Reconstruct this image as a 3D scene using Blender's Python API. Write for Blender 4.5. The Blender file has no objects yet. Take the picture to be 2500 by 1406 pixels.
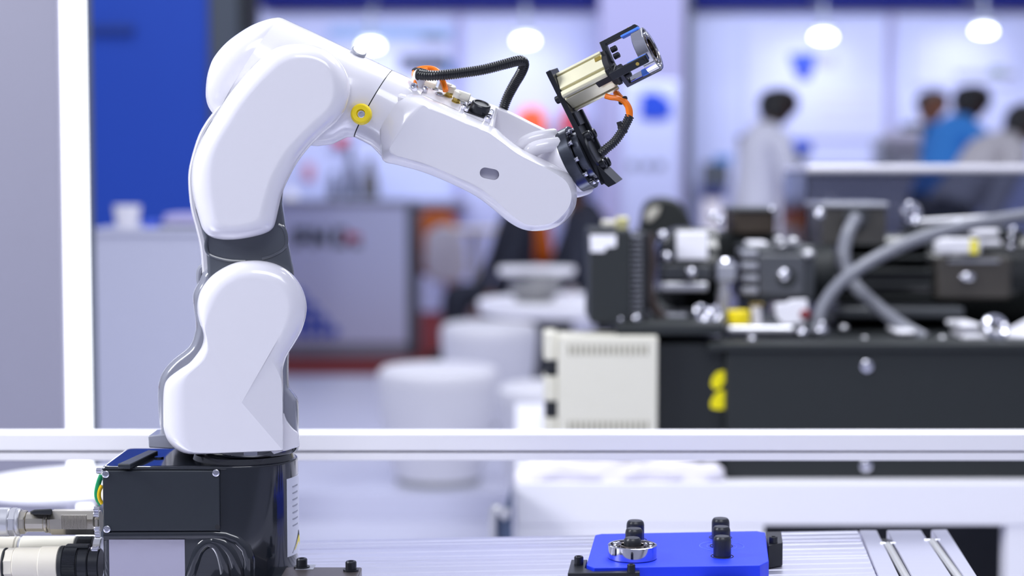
import bpy, bmesh, math, random
from mathutils import Vector, Matrix
random.seed(7)
SC = bpy.context.scene
COL = SC.collection

# ------------------------------------------------------------------ camera, world, light, exposure
F = 4300.0; CX, CY = 1250.0, 703.0; HOR = 420.0
TH = math.atan((CY - HOR) / F); ST, CT = math.sin(TH), math.cos(TH)
CAMY, ZC = -2.15, 1.15
cam = bpy.data.cameras.new('camera'); camo = bpy.data.objects.new('camera', cam); COL.objects.link(camo)
camo.location = (0, CAMY, ZC); camo.rotation_euler = (math.pi / 2 - TH, 0, 0)
cam.sensor_width = 36; cam.lens = F / 2500 * 36; cam.clip_end = 200
cam.dof.use_dof = True; cam.dof.focus_distance = 2.10; cam.dof.aperture_fstop = 2.2; cam.dof.aperture_blades = 0
SC.camera = camo
SC.view_settings.view_transform = 'Standard'; SC.view_settings.look = 'None'
SC.view_settings.exposure = 0.06; SC.view_settings.gamma = 1.0; SC.view_settings.use_curve_mapping = False
try:
    SC.cycles.use_denoising = True
    SC.cycles.max_bounces = 10; SC.cycles.transparent_max_bounces = 16
except Exception:
    pass

W = bpy.data.worlds.new('hall_ambient'); SC.world = W; W.use_nodes = True
wn = W.node_tree.nodes; wl = W.node_tree.links
bg = wn['Background']
tc = wn.new('ShaderNodeTexCoord'); sx = wn.new('ShaderNodeSeparateXYZ'); mr = wn.new('ShaderNodeMapRange')
cr = wn.new('ShaderNodeValToRGB')
wl.new(tc.outputs['Generated'], sx.inputs[0]); wl.new(sx.outputs['Z'], mr.inputs['Value'])
mr.inputs['From Min'].default_value = -1; mr.inputs['From Max'].default_value = 1
wl.new(mr.outputs[0], cr.inputs[0])
cr.color_ramp.elements[0].position = 0.40; cr.color_ramp.elements[0].color = (.28, .30, .40, 1)
cr.color_ramp.elements[1].position = 0.75; cr.color_ramp.elements[1].color = (.70, .745, .97, 1)
wl.new(cr.outputs[0], bg.inputs[0]); bg.inputs[1].default_value = 0.54

def area(name, loc, target, sx_, sy_, power, col=(.93, .955, 1)):
    l = bpy.data.lights.new(name, 'AREA'); l.shape = 'RECTANGLE'; l.size = sx_; l.size_y = sy_
    l.energy = power; l.color = col
    o = bpy.data.objects.new(name, l); COL.objects.link(o); o.location = loc
    d = Vector(target) - Vector(loc); o.rotation_euler = d.to_track_quat('-Z', 'Y').to_euler()
    return o
area('hall_light', (-2.3, -0.35, 2.3), (-.3, 0, 1.0), 1.3, 1.0, 72)
area('hall_light', (0.9, 0.9, 3.4), (0.2, 0.3, .8), 1.6, .8, 62)
area('hall_light', (0.3, -2.8, 3.6), (0, 0, .9), 2.4, 1.2, 56)
area('hall_light', (1.5, 3.6, 3.8), (1.2, 3.4, 0), 3.0, 1.2, 62)
area('hall_light', (-2.0, 5.0, 4.0), (-1.8, 5.0, 0), 2.5, 1.2, 62)
area('hall_light', (-1.2, 9.2, 3.1), (-1.0, 12.5, 1.4), 4.0, .6, 84, (.88, .91, 1))
area('hall_light', (3.0, 9.2, 3.1), (3.2, 12.5, 1.4), 4.0, .6, 84, (.88, .91, 1))

# ------------------------------------------------------------------ helpers
def P(px, py, Y):
    rx = (px - CX) / F; ry = (CY - py) / F
    d = Vector((rx, CT + ry * ST, -ST + ry * CT)); t = (Y - CAMY) / d.y
    return Vector((0, CAMY, ZC)) + d * t
def PZ(px, py, z):
    rx = (px - CX) / F; ry = (CY - py) / F
    d = Vector((rx, CT + ry * ST, -ST + ry * CT)); t = (z - ZC) / d.z
    return Vector((0, CAMY, ZC)) + d * t
def PP(px, py, o, n):
    rx = (px - CX) / F; ry = (CY - py) / F
    d = Vector((rx, CT + ry * ST, -ST + ry * CT)); c = Vector((0, CAMY, ZC))
    return c + d * ((o - c).dot(n) / d.dot(n))
def lin(c):
    c = c / 255.0
    return c / 12.92 if c <= .04045 else ((c + .055) / 1.055) ** 2.4
def rgb(r, g, b): return (lin(r), lin(g), lin(b), 1)

MATS = {}
def mat(name, col, rough=.4, metal=0., coat=0., emit=None, estr=0., noise=.03, scale=40., bump=0., spec=.5, stretch=None):
    if name in MATS: return MATS[name]
    m = bpy.data.materials.new(name); m.use_nodes = True
    nt = m.node_tree; b = nt.nodes['Principled BSDF']
    t = nt.nodes.new('ShaderNodeTexCoord'); n = nt.nodes.new('ShaderNodeTexNoise'); n.inputs['Scale'].default_value = scale
    n.inputs['Detail'].default_value = 4
    if stretch:
        mp = nt.nodes.new('ShaderNodeMapping'); mp.inputs['Scale'].default_value = stretch
        nt.links.new(t.outputs['Object'], mp.inputs[0]); nt.links.new(mp.outputs[0], n.inputs['Vector'])
    else:
        nt.links.new(t.outputs['Object'], n.inputs['Vector'])
    mx = nt.nodes.new('ShaderNodeMix'); mx.data_type = 'RGBA'
    mx.inputs[6].default_value = tuple(max(0, c * (1 - noise)) for c in col[:3]) + (1,)
    mx.inputs[7].default_value = tuple(min(1, c * (1 + noise)) for c in col[:3]) + (1,)
    nt.links.new(n.outputs['Fac'], mx.inputs[0]); nt.links.new(mx.outputs[2], b.inputs['Base Color'])
    b.inputs['Roughness'].default_value = rough; b.inputs['Metallic'].default_value = metal
    b.inputs['Coat Weight'].default_value = coat; b.inputs['Coat Roughness'].default_value = .06
    b.inputs['Specular IOR Level'].default_value = spec
    if bump:
        bp = nt.nodes.new('ShaderNodeBump'); bp.inputs['Strength'].default_value = bump; bp.inputs['Distance'].default_value = .002
        nt.links.new(n.outputs['Fac'], bp.inputs['Height']); nt.links.new(bp.outputs[0], b.inputs['Normal'])
    if emit:
        b.inputs['Emission Color'].default_value = emit; b.inputs['Emission Strength'].default_value = estr
    MATS[name] = m
    return m
def clear_mat(name, tint, strength=.5):
    m = bpy.data.materials.new(name); m.use_nodes = True; nt = m.node_tree; nt.nodes.clear()
    o = nt.nodes.new('ShaderNodeOutputMaterial'); mx = nt.nodes.new('ShaderNodeMixShader')
    tr = nt.nodes.new('ShaderNodeBsdfTransparent'); gl = nt.nodes.new('ShaderNodeBsdfGlossy'); lw = nt.nodes.new('ShaderNodeLayerWeight')
    n = nt.nodes.new('ShaderNodeTexNoise'); n.inputs['Scale'].default_value = 5
    mr_ = nt.nodes.new('ShaderNodeMapRange'); mr_.inputs['To Min'].default_value = .03; mr_.inputs['To Max'].default_value = .1
    nt.links.new(n.outputs['Fac'], mr_.inputs['Value']); nt.links.new(mr_.outputs[0], gl.inputs['Roughness'])
    tr.inputs[0].default_value = tint; lw.inputs[0].default_value = strength
    nt.links.new(lw.outputs['Fresnel'], mx.inputs[0]); nt.links.new(tr.outputs[0], mx.inputs[1]); nt.links.new(gl.outputs[0], mx.inputs[2])
    nt.links.new(mx.outputs[0], o.inputs[0]); MATS[name] = m
    return m

ORI = {}
def thing(name, label, cat, loc, group=None):
    o = bpy.data.objects.new(name, None); COL.objects.link(o); o.location = loc; o.empty_display_size = .05
    o['label'] = label; o['category'] = cat
    if group: o['group'] = group
    ORI[o] = Vector(loc)
    return o
def tag(o, label, cat, group=None, kind=None):
    o['label'] = label; o['category'] = cat
    if group: o['group'] = group
    if kind: o['kind'] = kind
    return o
def struct(o, label=None):
    o['kind'] = 'structure'
    if label: o['label'] = label
    return o

def ring_frame(axis):
    a = axis.normalized(); h = Vector((0, 0, 1)) if abs(a.z) < .9 else Vector((0, 1, 0))
    u = h.cross(a).normalized(); v = a.cross(u)
    return a, u, v
def spline(pts, sub=6, closed=True):
    pts = [Vector(p) for p in pts]; n = len(pts); out = []
    for i in range(n if closed else n - 1):
        if closed: p0, p1, p2, p3 = pts[i - 1], pts[i], pts[(i + 1) % n], pts[(i + 2) % n]
        else: p0, p1, p2, p3 = pts[max(i - 1, 0)], pts[i], pts[i + 1], pts[min(i + 2, n - 1)]
        for k in range(sub):
            t = k / sub
            out.append(.5 * ((2 * p1) + (p2 - p0) * t + (2 * p0 - 5 * p1 + 4 * p2 - p3) * t * t + (3 * p1 - p0 - 3 * p2 + p3) * t ** 3))
    if not closed: out.append(pts[-1])
    return out

class MB:
    def __init__(s): s.v = []; s.f = []
    def add(s, vs, fs):
        b = len(s.v); s.v += [Vector(v) for v in vs]; s.f += [tuple(i + b for i in f) for f in fs]; return s
    def box(s, x0, x1, y0, y1, z0, z1):
        return s.add([(x0, y0, z0), (x1, y0, z0), (x1, y1, z0), (x0, y1, z0), (x0, y0, z1), (x1, y0, z1), (x1, y1, z1), (x0, y1, z1)],
                     [(0, 3, 2, 1), (4, 5, 6, 7), (0, 1, 5, 4), (1, 2, 6, 5), (2, 3, 7, 6), (3, 0, 4, 7)])
    def obox(s, c, e1, e2, e3):
        c = Vector(c); e1 = Vector(e1); e2 = Vector(e2); e3 = Vector(e3)
        vs = [c + a * e1 + b * e2 + d * e3 for d in (-1, 1) for (a, b) in ((-1, -1), (1, -1), (1, 1), (-1, 1))]
        return s.add(vs, [(0, 3, 2, 1), (4, 5, 6, 7), (0, 1, 5, 4), (1, 2, 6, 5), (2, 3, 7, 6), (3, 0, 4, 7)])
    def loft(s, rings, cap0=True, cap1=True, closed=False):
        n = len(rings[0]); b = len(s.v); fs = []
        m = len(rings)
        for i in range(m if closed else m - 1):
            j = (i + 1) % m
            for k in range(n):
                k2 = (k + 1) % n
                fs.append((b + i * n + k, b + i * n + k2, b + j * n + k2, b + j * n + k))
        if cap0 and not closed: fs.append(tuple(b + k for k in reversed(range(n))))
        if cap1 and not closed: fs.append(tuple(b + (m - 1) * n + k for k in range(n)))
        for r in rings: s.v += [Vector(p) for p in r]
        s.f += fs
        return s
    def prism(s, poly, vec):
        vec = Vector(vec); poly = [Vector(p) for p in poly]
        return s.loft([poly, [p + vec for p in poly]])
    def lathe(s, prof, o, axis, n=32, cap=True, rot=0., frame=None):
        o = Vector(o)
        a, u, v = frame or ring_frame(Vector(axis))
        rings = [[o + a * t + (u * math.cos(2 * math.pi * k / n + rot) + v * math.sin(2 * math.pi * k / n + rot)) * max(r, 1e-5) for k in range(n)] for t, r in prof]
        return s.loft(rings, cap, cap)
    def cyl(s, p0, p1, r, n=16, r1=None, ch=0.):
        p0 = Vector(p0); p1 = Vector(p1); L = (p1 - p0).length; r1 = r if r1 is None else r1
        pr = [(0, r), (L, r1)] if not ch else [(0, r - ch), (ch, r), (L - ch, r1), (L, r1 - ch)]
        return s.lathe(pr, p0, p1 - p0, n)
    def tube(s, path, r, n=10, cap=True):
        path = [Vector(p) for p in path]; m = len(path); rings = []; pu = None
        for i, p in enumerate(path):
            d = (path[min(i + 1, m - 1)] - path[max(i - 1, 0)]).normalized()
            if pu is None: _, u, v = ring_frame(d)
            else:
                u = (pu - d * pu.dot(d)).normalized(); v = d.cross(u)
            pu = u; rr = r[i] if isinstance(r, (list, tuple)) else r
            rings.append([p + (u * math.cos(2 * math.pi * k / n) + v * math.sin(2 * math.pi * k / n)) * rr for k in range(n)])
        return s.loft(rings, cap, cap)
    def ell(s, c, rx, ry, rz, n=16, m=10):
        c = Vector(c)
        rings = [[c + Vector((rx * math.sin(t) * math.cos(2 * math.pi * k / n), ry * math.sin(t) * math.sin(2 * math.pi * k / n), -rz * math.cos(t))) for k in range(n)]
                 for t in [math.pi * (i + .02 * (i == 0) - .02 * (i == m)) / m for i in range(m + 1)]]
        return s.loft(rings)
    def torus(s, c, axis, R, r, n=24, m=8):
        c = Vector(c); a, u, v = ring_frame(Vector(axis)); rings = []
        for i in range(n):
            t = 2 * math.pi * i / n; d = u * math.cos(t) + v * math.sin(t)
            rings.append([c + d * (R + r * math.cos(2 * math.pi * k / m)) + a * r * math.sin(2 * math.pi * k / m) for k in range(m)])
        return s.loft(rings, closed=True)
    def build(s, name, m, parent=None, angle=35, bevel=0., bseg=2, wn=True, label=None):
        me = bpy.data.meshes.new(name)
        xs = [v.x for v in s.v]; ys = [v.y for v in s.v]; zs = [v.z for v in s.v]
        o0 = Vector(((min(xs) + max(xs)) / 2, (min(ys) + max(ys)) / 2, min(zs)))
        me.from_pydata([tuple(v - o0) for v in s.v], [], s.f)
        bm = bmesh.new(); bm.from_mesh(me); bmesh.ops.recalc_face_normals(bm, faces=bm.faces); bm.to_mesh(me); bm.free()
        if isinstance(m, (list, tuple)):
            for x in m: me.materials.append(x)
        else: me.materials.append(m)
        for p in me.polygons: p.use_smooth = True
        try: me.set_sharp_from_angle(angle=math.radians(angle))
        except Exception: pass
        o = bpy.data.objects.new(name, me); COL.objects.link(o)
        if parent is not None:
            o.parent = parent; o.location = o0 - ORI[parent]
        else: o.location = o0
        ORI[o] = o0
        if bevel:
            b = o.modifiers.new('bevel', 'BEVEL'); b.width = bevel; b.segments = bseg; b.limit_method = 'ANGLE'; b.angle_limit = math.radians(40)
            b.harden_normals = False
        if wn and (bevel or len(me.polygons) > 6):
            w = o.modifiers.new('wn', 'WEIGHTED_NORMAL'); w.keep_sharp = True
        if label: o['label'] = label
        return o

def pillow(pairs, Yb, Ye, Yf, conv=lambda q: q, sub=5, steps=6, apex=None, flat=0.):
    """closed outline/inner outline pairs -> rounded cover; each ring unprojected at its own depth"""
    outer = spline([Vector((*conv(p[:2]), 0)) for p in pairs], sub)
    inner = spline([Vector((*conv(p[2:4]), 0)) for p in pairs], sub)
    rings = [[P(p.x, p.y, Yb) for p in outer]]
    for i in range(steps + 1):
        t = i / steps * math.pi / 2
        w_ = i / steps; wgt = (1 - math.cos(t)) * (1 - flat) + w_ * flat; Y = Ye + (Yf - Ye) * (math.sin(t) * (1 - flat) + w_ * flat)
        rings.append([P(o.x + (q.x - o.x) * wgt, o.y + (q.y - o.y) * wgt, Y) for o, q in zip(outer, inner)])
    mb = MB(); mb.loft(rings, True, apex is None)
    n = len(outer)
    if apex:
        (ax, ay, aY), cuts = apex
        base = len(mb.v) - n; mb.v.append(P(*conv((ax, ay)), aY)); ai = len(mb.v) - 1
        cuts = [c * sub for c in cuts]
        for i, c in enumerate(cuts):
            e = cuts[(i + 1) % len(cuts)]; idx = []; k = c
            while True:
                idx.append(base + k % n)
                if k % n == e % n: break
                k += 1
            mb.f.append(tuple(idx) + (ai,))
    return mb
def inset(poly, d):
    """offset a closed px polygon inwards by d px"""
    n = len(poly); ar = sum(poly[i][0] * poly[(i + 1) % n][1] - poly[(i + 1) % n][0] * poly[i][1] for i in range(n)); sg = 1 if ar > 0 else -1
    out = []
    for i in range(n):
        a = Vector(poly[i - 1]); b = Vector(poly[i]); c = Vector(poly[(i + 1) % n])
        t = (c - a).normalized(); nn = Vector((-t.y, t.x)) * sg
        out.append(b + nn * d)
    return [(p[0], p[1], q.x, q.y) for p, q in zip(poly, out)]

# ------------------------------------------------------------------ materials
M_white = mat('white_paint', rgb(229, 227, 234), .22, coat=.6, noise=.01, scale=8)
M_grey = mat('grey_paint', rgb(80, 84, 92), .18, coat=.6, noise=.05, scale=12)
M_lgrey = mat('light_grey_paint', rgb(150, 152, 164), .3, coat=.3)
M_black = mat('black_gloss_paint', rgb(30, 34, 42), .12, coat=.8, noise=.08, scale=20)
M_panel = mat('black_panel', rgb(38, 43, 50), .38, noise=.12, scale=30, bump=.03)
M_seam = mat('seam_black', rgb(22, 22, 30), .6)
M_ablk = mat('black_anodised', rgb(34, 36, 42), .32, metal=.35, noise=.2, scale=60)
M_ring = mat('black_ring', rgb(72, 76, 86), .24, metal=.7, noise=.15, scale=30, stretch=(1, 1, 12))
M_gold = mat('champagne_anodised', rgb(222, 217, 186), .34, metal=.45, noise=.1, scale=25)
M_brass = mat('brass', rgb(190, 165, 85), .25, metal=1, noise=.1)
M_steel = mat('polished_steel', rgb(205, 205, 212), .1, metal=1, noise=.06, scale=30, stretch=(1, 1, 14))
M_chrome = mat('chrome_screw', rgb(225, 225, 235), .15, metal=1)
M_brgdark = mat('bearing_shield', rgb(52, 48, 46), .3, metal=.8, noise=.4, scale=60)
M_pad = mat('blue_pad', rgb(70, 125, 235), .45, noise=.05)
M_blue = mat('blue_plastic', rgb(26, 58, 238), .48, noise=.05, scale=18, spec=.35)
M_alu = mat('aluminium_profile', rgb(228, 228, 244), .32, metal=.8, noise=.05, scale=8, stretch=(.5, 30, 30))
M_slot = mat('slot_dark', rgb(22, 24, 28), .6)
M_hose = mat('black_hose', rgb(26, 28, 32), .28, noise=.1)
M_orange = mat('orange_tube', rgb(255, 128, 18), .3, noise=.04)
M_yellow = mat('yellow_rubber', rgb(240, 212, 0), .5, noise=.04)
M_cream = mat('cream_plastic', rgb(226, 222, 208), .45, noise=.03)
M_beige = mat('beige_plastic', rgb(214, 208, 194), .5, noise=.04)
M_nickel = mat('nickel_shell', rgb(190, 184, 172), .28, metal=.9, noise=.06, scale=30)
M_wrail = mat('white_rail', rgb(250, 248, 252), .35, noise=.02, scale=6, bump=.02)
M_wht = mat('white_laminate', rgb(244, 243, 250), .4, noise=.015, scale=5)

# ------------------------------------------------------------------ setting: floors, walls, pillars
ZT = ZC - .491
m_floor = mat('hall_floor', rgb(196, 197, 216), .3, noise=.05, scale=3)
m_plat = mat('platform_white', rgb(214, 215, 234), .22, noise=.03, scale=2)
m_red = mat('red_carpet', rgb(112, 14, 12), .9, noise=.25, scale=60)
m_wall = mat('booth_wall', rgb(198, 207, 250), .6, noise=.02, scale=2)
m_bluew = mat('blue_wall', rgb(8, 66, 176), .6, noise=.04, scale=2)
m_fascia = mat('blue_fascia', rgb(0, 20, 112), .7, noise=.04, spec=.2)
m_pill = mat('pillar_lavender', rgb(166, 166, 210), .6, noise=.03)
m_dark = mat('dark_grey_panel', rgb(70, 78, 90), .6, noise=.05)
m_blk = mat('matt_black', rgb(18, 22, 30), .6, noise=.1)
m_lpill = mat('grey_column', rgb(138, 137, 154), .5, noise=.04, scale=3)
YB = 12.35
struct(MB().box(-7, 7, -4, 4.11, -.2, -.1).build('floor', m_floor))
struct(MB().box(-7, 7, 4.11, 7.78, -.2, 0).build('floor', m_plat), 'white raised booth platform')
struct(MB().box(-7, 7, 7.78, 13, -.2, .0).build('floor', m_red), 'red carpeted floor at the back booths')
struct(MB().box(-7, 7, YB, YB + .1, 0, 4.6).build('wall_back', m_wall))
zf = P(1250, 14, YB - .25).z
for a, b in ((632, 1464), (1688, 3400)):
    struct(MB().box(P(a, 0, YB - .25).x, P(b, 0, YB - .25).x, YB - .25, YB, zf, zf + 1.2).build('trim_1', m_fascia, bevel=.01), 'blue fascia band over the booth')
struct(MB().box(P(1464, 0, YB - .4).x, P(1672, 0, YB - .4).x, YB - .4, YB, 0, 4.4).build('trim_2', m_pill, bevel=.01), 'lavender pillar between the booths')
struct(MB().box(P(1672, 0, YB - .36).x, P(1690, 0, YB - .36).x, YB - .36, YB, 0, 4.2).build('trim_3', m_dark, bevel=.004), 'dark grey edge profile of the pillar')
for px in (1120, 2178):
    struct(MB().box(P(px - 8, 0, YB - .05).x, P(px + 8, 0, YB - .05).x, YB - .05, YB, 0, zf).build('trim_4', m_pill, bevel=.004), 'grey wall panel joint')
YL = 7.0
struct(MB().box(P(-200, 0, YL).x, P(508, 0, YL).x, YL, YL + .1, 0, 4.2).build('wall_left', m_bluew))
struct(MB().box(P(508, 0, YL - .02).x, P(584, 0, YL - .02).x, YL - .02, YL + .3, 0, 4.2).build('trim_5', m_dark, bevel=.01), 'dark grey post beside the blue wall')
struct(MB().box(P(584, 0, YL).x, P(614, 0, YL).x, YL, YL + .3, 0, 4.2).build('trim_6', m_blk, bevel=.01), 'black post edge')
q0 = P(218, 62, YL - .03); q1 = P(326, 80, YL - .03)
struct(MB().box(q0.x, q1.x, YL - .03, YL, q1.z, q0.z).build('trim_7', mat('dark_blue_trim', rgb(14, 52, 132), .5), bevel=.004), 'dark blue bar on the blue wall')

# lit column at the left
YC = 1.7
cs = thing('lit_column', 'tall grey column with a glowing white light strip down its right edge', 'column', (P(40, 0, YC).x, YC + .15, -.1))
xa, xb, xc = P(-160, 0, YC).x, P(146, 0, YC).x, P(204, 0, YC).x
MB().box(xa, xb, YC, YC + .06, -.1, 3.2).build('shaft', m_lpill, cs, bevel=.012)
MB().box(xb + .001, xc - .002, YC + .004, YC + .05, -.1, 3.2).build('light_strip', mat('led_strip', (1, 1, 1, 1), .4, emit=(.95, .97, 1, 1), estr=2.6), cs, bevel=.008, label='glowing white strip')
MB().box(xc - .0018, xc + .006, YC + .012, YC + .05, -.1, 3.2).build('edge_profile', m_dark, cs)

# ------------------------------------------------------------------ aluminium work table
tab = thing('work_table', 'aluminium work table of grooved extruded profiles under the robot', 'table', (0, 0, -.1))
def ty(px, py): return PZ(px, py, ZT)
lt = [(1320, 1294.5), (1328, 1300), (1335, 1310), (1341, 1319), (1353, 1327), (1365, 1339), (1372, 1349), (1380, 1357), (1389, 1363), (1404, 1375), (1417, 1388), (1430, 1400), (1446, 1416), (1466, 1436), (1490, 1460), (1516, 1486), (1545, 1515)]
lt[0] = (1318, 1295)
xl = ty(560, 1330).x - .9
def end_x(Y): # slanted right end line of the long profiles
    a, b = ty(2097, 1295), ty(2143, 1406); return a.x + (b.x - a.x) * (Y - a.y) / (b.y - a.y)
prevs = []
for (yl, yr) in lt:
    a = ty(729, yl); b = ty(2050, yr); prevs.append((a, b))
def yat(pr, x): return pr[0].y + (pr[1].y - pr[0].y) * (x - pr[0].x) / (pr[1].x - pr[0].x)
g = .0019
for i in range(len(prevs) - 1):
    far, near = prevs[i], prevs[i + 1]
    pts = []
    y0l, y1l = yat(far, xl) - g, yat(near, xl) + g
    xr = .9
    for _ in range(4): xr = end_x(yat(far, xr))
    xr2 = .9
    for _ in range(4): xr2 = end_x(yat(near, xr2))
    poly = [(xl, y1l, ZT - .012), (xr2 - .001, yat(near, xr2) + g, ZT - .012), (xr - .001, yat(far, xr) - g, ZT - .012), (xl, y0l, ZT - .012)]
    MB().prism(poly, (0, 0, .012)).build('slat', M_alu, tab, bevel=.0013, bseg=1)
yfn = min(prevs[-1][0].y, prevs[-1][1].y) - .12
MB().box(xl, ty(2097, 1295).x + .005, yfn + .1, yat(prevs[0], 0) - .004, ZT - .05, ZT - .0125).build('bed', M_slot, tab, bevel=.002)
# cross profiles at the right end
def strip(name, t0, b0, t1, b1, m, dz=0., th=.03, bev=.001):
    def ext(t, b): return (t[0] + (b[0] - t[0]) * (1512 - t[1]) / (b[1] - t[1]), 1512)
    A, B, C_, D = ty(*t0), ty(*t1), ty(*ext(t1, b1)), ty(*ext(t0, b0))
    poly = [Vector((p.x, p.y, ZT - th)) for p in (D, C_, B, A)]
    return MB().prism(poly, (0, 0, th + dz)).build(name, m, tab, bevel=bev, bseg=1)
strip('end_profile', (2098, 1294), (2158, 1440), (2141, 1294), (2212, 1440), M_alu)
strip('end_profile', (2165, 1294), (2244, 1440), (2249, 1293.5), (2346, 1440), M_alu)
strip('end_profile', (2273, 1293), (2376, 1440), (2312, 1292), (2408, 1440), M_alu)
strip('slot_floor', (2138, 1294), (2208, 1440), (2170, 1294), (2250, 1440), M_slot, dz=-.012, th=.04)
strip('slot_floor', (2246, 1294), (2342, 1440), (2278, 1294), (2380, 1440), M_slot, dz=-.012, th=.04)
for (a, b) in (((2168, 1326), (2232, 1440)), ((2276, 1318), (2366, 1440))):
    p0 = ty(*a); p1 = ty(*b); p1 = p0 + (p1 - p0) * 1.42; up = Vector((0, 0, -.003))
    MB().cyl(p0 + up, p1 + up, .0052, 14).build('rod', mat('white_rod', rgb(226, 226, 224), .2, metal=.4), tab)
    MB().obox(p0 + Vector((0, .002, -.004)), (.011, 0, 0), (0, .003, 0), (0, 0, .005)).build('end_clip', M_chrome, tab, bevel=.001)
for x in (-1.2, .45):
    for y in (-.25, .15):
        MB().box(x - .02, x + .02, y - .02, y + .02, -.1, ZT - .05).build('leg', M_alu, tab, bevel=.002)

# white rail behind the robot
YR = .3
rail = thing('guard_rail', 'long white rail running across behind the robot, grooved along its face', 'rail', (0, YR, -.1))
def zr(py, Y=YR): return P(1250, py, Y).z
MB().box(-1.0, 1.0, YR, YR + .045, zr(1101), zr(1059)).build('beam', M_wrail, rail, bevel=.0015)
MB().box(-1.0, 1.0, YR + .010, YR + .04, zr(1107), zr(1101)).build('groove', mat('rail_groove', rgb(120, 118, 128), .6), rail)
MB().box(-1.0, 1.0, YR + .002, YR + .045, zr(1125), zr(1106)).build('ledge', M_wrail, rail, bevel=.001)
for x in (-.97, .97):
    MB().box(x - .02, x + .02, YR + .005, YR + .04, -.1, zr(1125)).build('post', M_wrail, rail, bevel=.002)

# ------------------------------------------------------------------ the robot
ROB_X = P(600, 1200, 0).x
rob = thing('industrial_robot', 'white six-axis robot arm with grey joints on a glossy black base', 'robot', (ROB_X, 0, ZT))
def screw(mb, p, ax, r, h, sock=True):
    p = Vector(p); ax = Vector(ax).normalized()
    pr = [(0, r), (h * .86, r), (h, r * .84)]
    if sock: pr += [(h, r * .52), (h * .45, r * .48), (h * .45, 0)]
    mb.lathe(pr, p, ax, 22)
    return mb

# base: stadium column with box
RB = .070
ccx = P(589, 1250, 0).x
ZB1 = ZC - (1143 - HOR) / F * (2.15 - RB)
xl_b = P(248, 1200, -RB).x
def stadium(x0, cx, r, z, n=28, rr=.006):
    pts = [Vector((x0, -r + rr, z)), Vector((x0 + rr * .3, -r + rr * .3, z)), Vector((x0 + rr, -r, z))]
    pts += [Vector((cx + r * math.sin(t), -r * math.cos(t), z)) for t in [math.pi * i / n for i in range(n + 1)]]
    pts += [Vector((x0 + rr, r, z)), Vector((x0 + rr * .3, r - rr * .3, z)), Vector((x0, r - rr, z))]
    return pts
base = MB()
base.loft([stadium(xl_b, ccx, RB, ZT + .0004), stadium(xl_b, ccx, RB, ZB1 - .003), stadium(xl_b + .001, ccx, RB - .001, ZB1 - .001), stadium(xl_b + .004, ccx, RB - .004, ZB1)])
base = base.build('base', M_black, rob, angle=30)
yF = -RB
def front_rect(px0, py0, px1, py1, Y0, Y1):
    a = P(px0, py0, Y0); b = P(px1, py1, Y0); return MB().box(a.x, b.x, Y0, Y1, b.z, a.z)
front_rect(250, 1149, 537, 1296, yF - .004, yF + .002).build('side_panel', M_panel, base, bevel=.0012)
front_rect(248, 1144, 552, 1147, yF - .0015, yF + .002).build('panel_lip', M_black, base, bevel=.0006)
for (x, y) in ((259, 1157), (528, 1154), (262, 1291)):
    screw(MB(), P(x, y, yF - .0035), (0, -1, 0), .0042, .003).build('screw', M_chrome, base)
MB().cyl(P(531, 1286, yF - .0035), P(531, 1286, yF - .0045), .003).build('screw_hole', M_seam, base)
# ridges and label on lower side
MB().tube([P(x, y, yF + .0058) for x, y in ((256, 1305), (380, 1304), (520, 1303))] + [P(*q) for q in ((552, 1306, yF + .0058), (580, 1317, yF + .0058), (600, 1338, yF + .006), (608, 1365, yF + .0062), (608, 1420, yF + .0062))], .008, 14).build('rib', M_black, base)
MB().tube(spline([P(x, y, yF + .0078) for x, y in ((462, 1420), (476, 1375), (486, 1345), (500, 1328), (516, 1322), (530, 1328), (542, 1348), (550, 1380), (556, 1420))], 4, False), .010, 14).build('rib', M_black, base)
MB().tube(spline([P(x, y, yF + .0078) for x, y in ((520, 1318), (545, 1325), (566, 1345), (578, 1375), (588, 1420))], 4, False), .010, 14).build('rib', M_black, base)
front_rect(266, 1317, 452, 1425, yF - .0012, yF + .001).build('foil_label', mat('silver_foil', rgb(206, 202, 216), .16, metal=.9, noise=.03, scale=8, bump=.25), base, label='silver foil label')
# top bar and cap
zt_ = ZB1
q = [PZ(x, y, zt_ + .003) for x, y in ((287, 1136), (318, 1137), (386, 1104), (362, 1102))]
MB().prism([Vector((p.x, p.y, zt_ - .001)) for p in q], (0, 0, .006)).build('top_bar', M_panel, base, bevel=.0012)
MB().cyl(PZ(388, 1118, zt_), PZ(388, 1118, zt_) + Vector((0, 0, .0018)), .006, 20).build('cap', M_black, base)
MB().lathe([(0, .062), (.006, .06), (.009, .052)], (ccx + .004, 0, zt_), (0, 0, 1), 48).build('collar', M_black, base)
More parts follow.
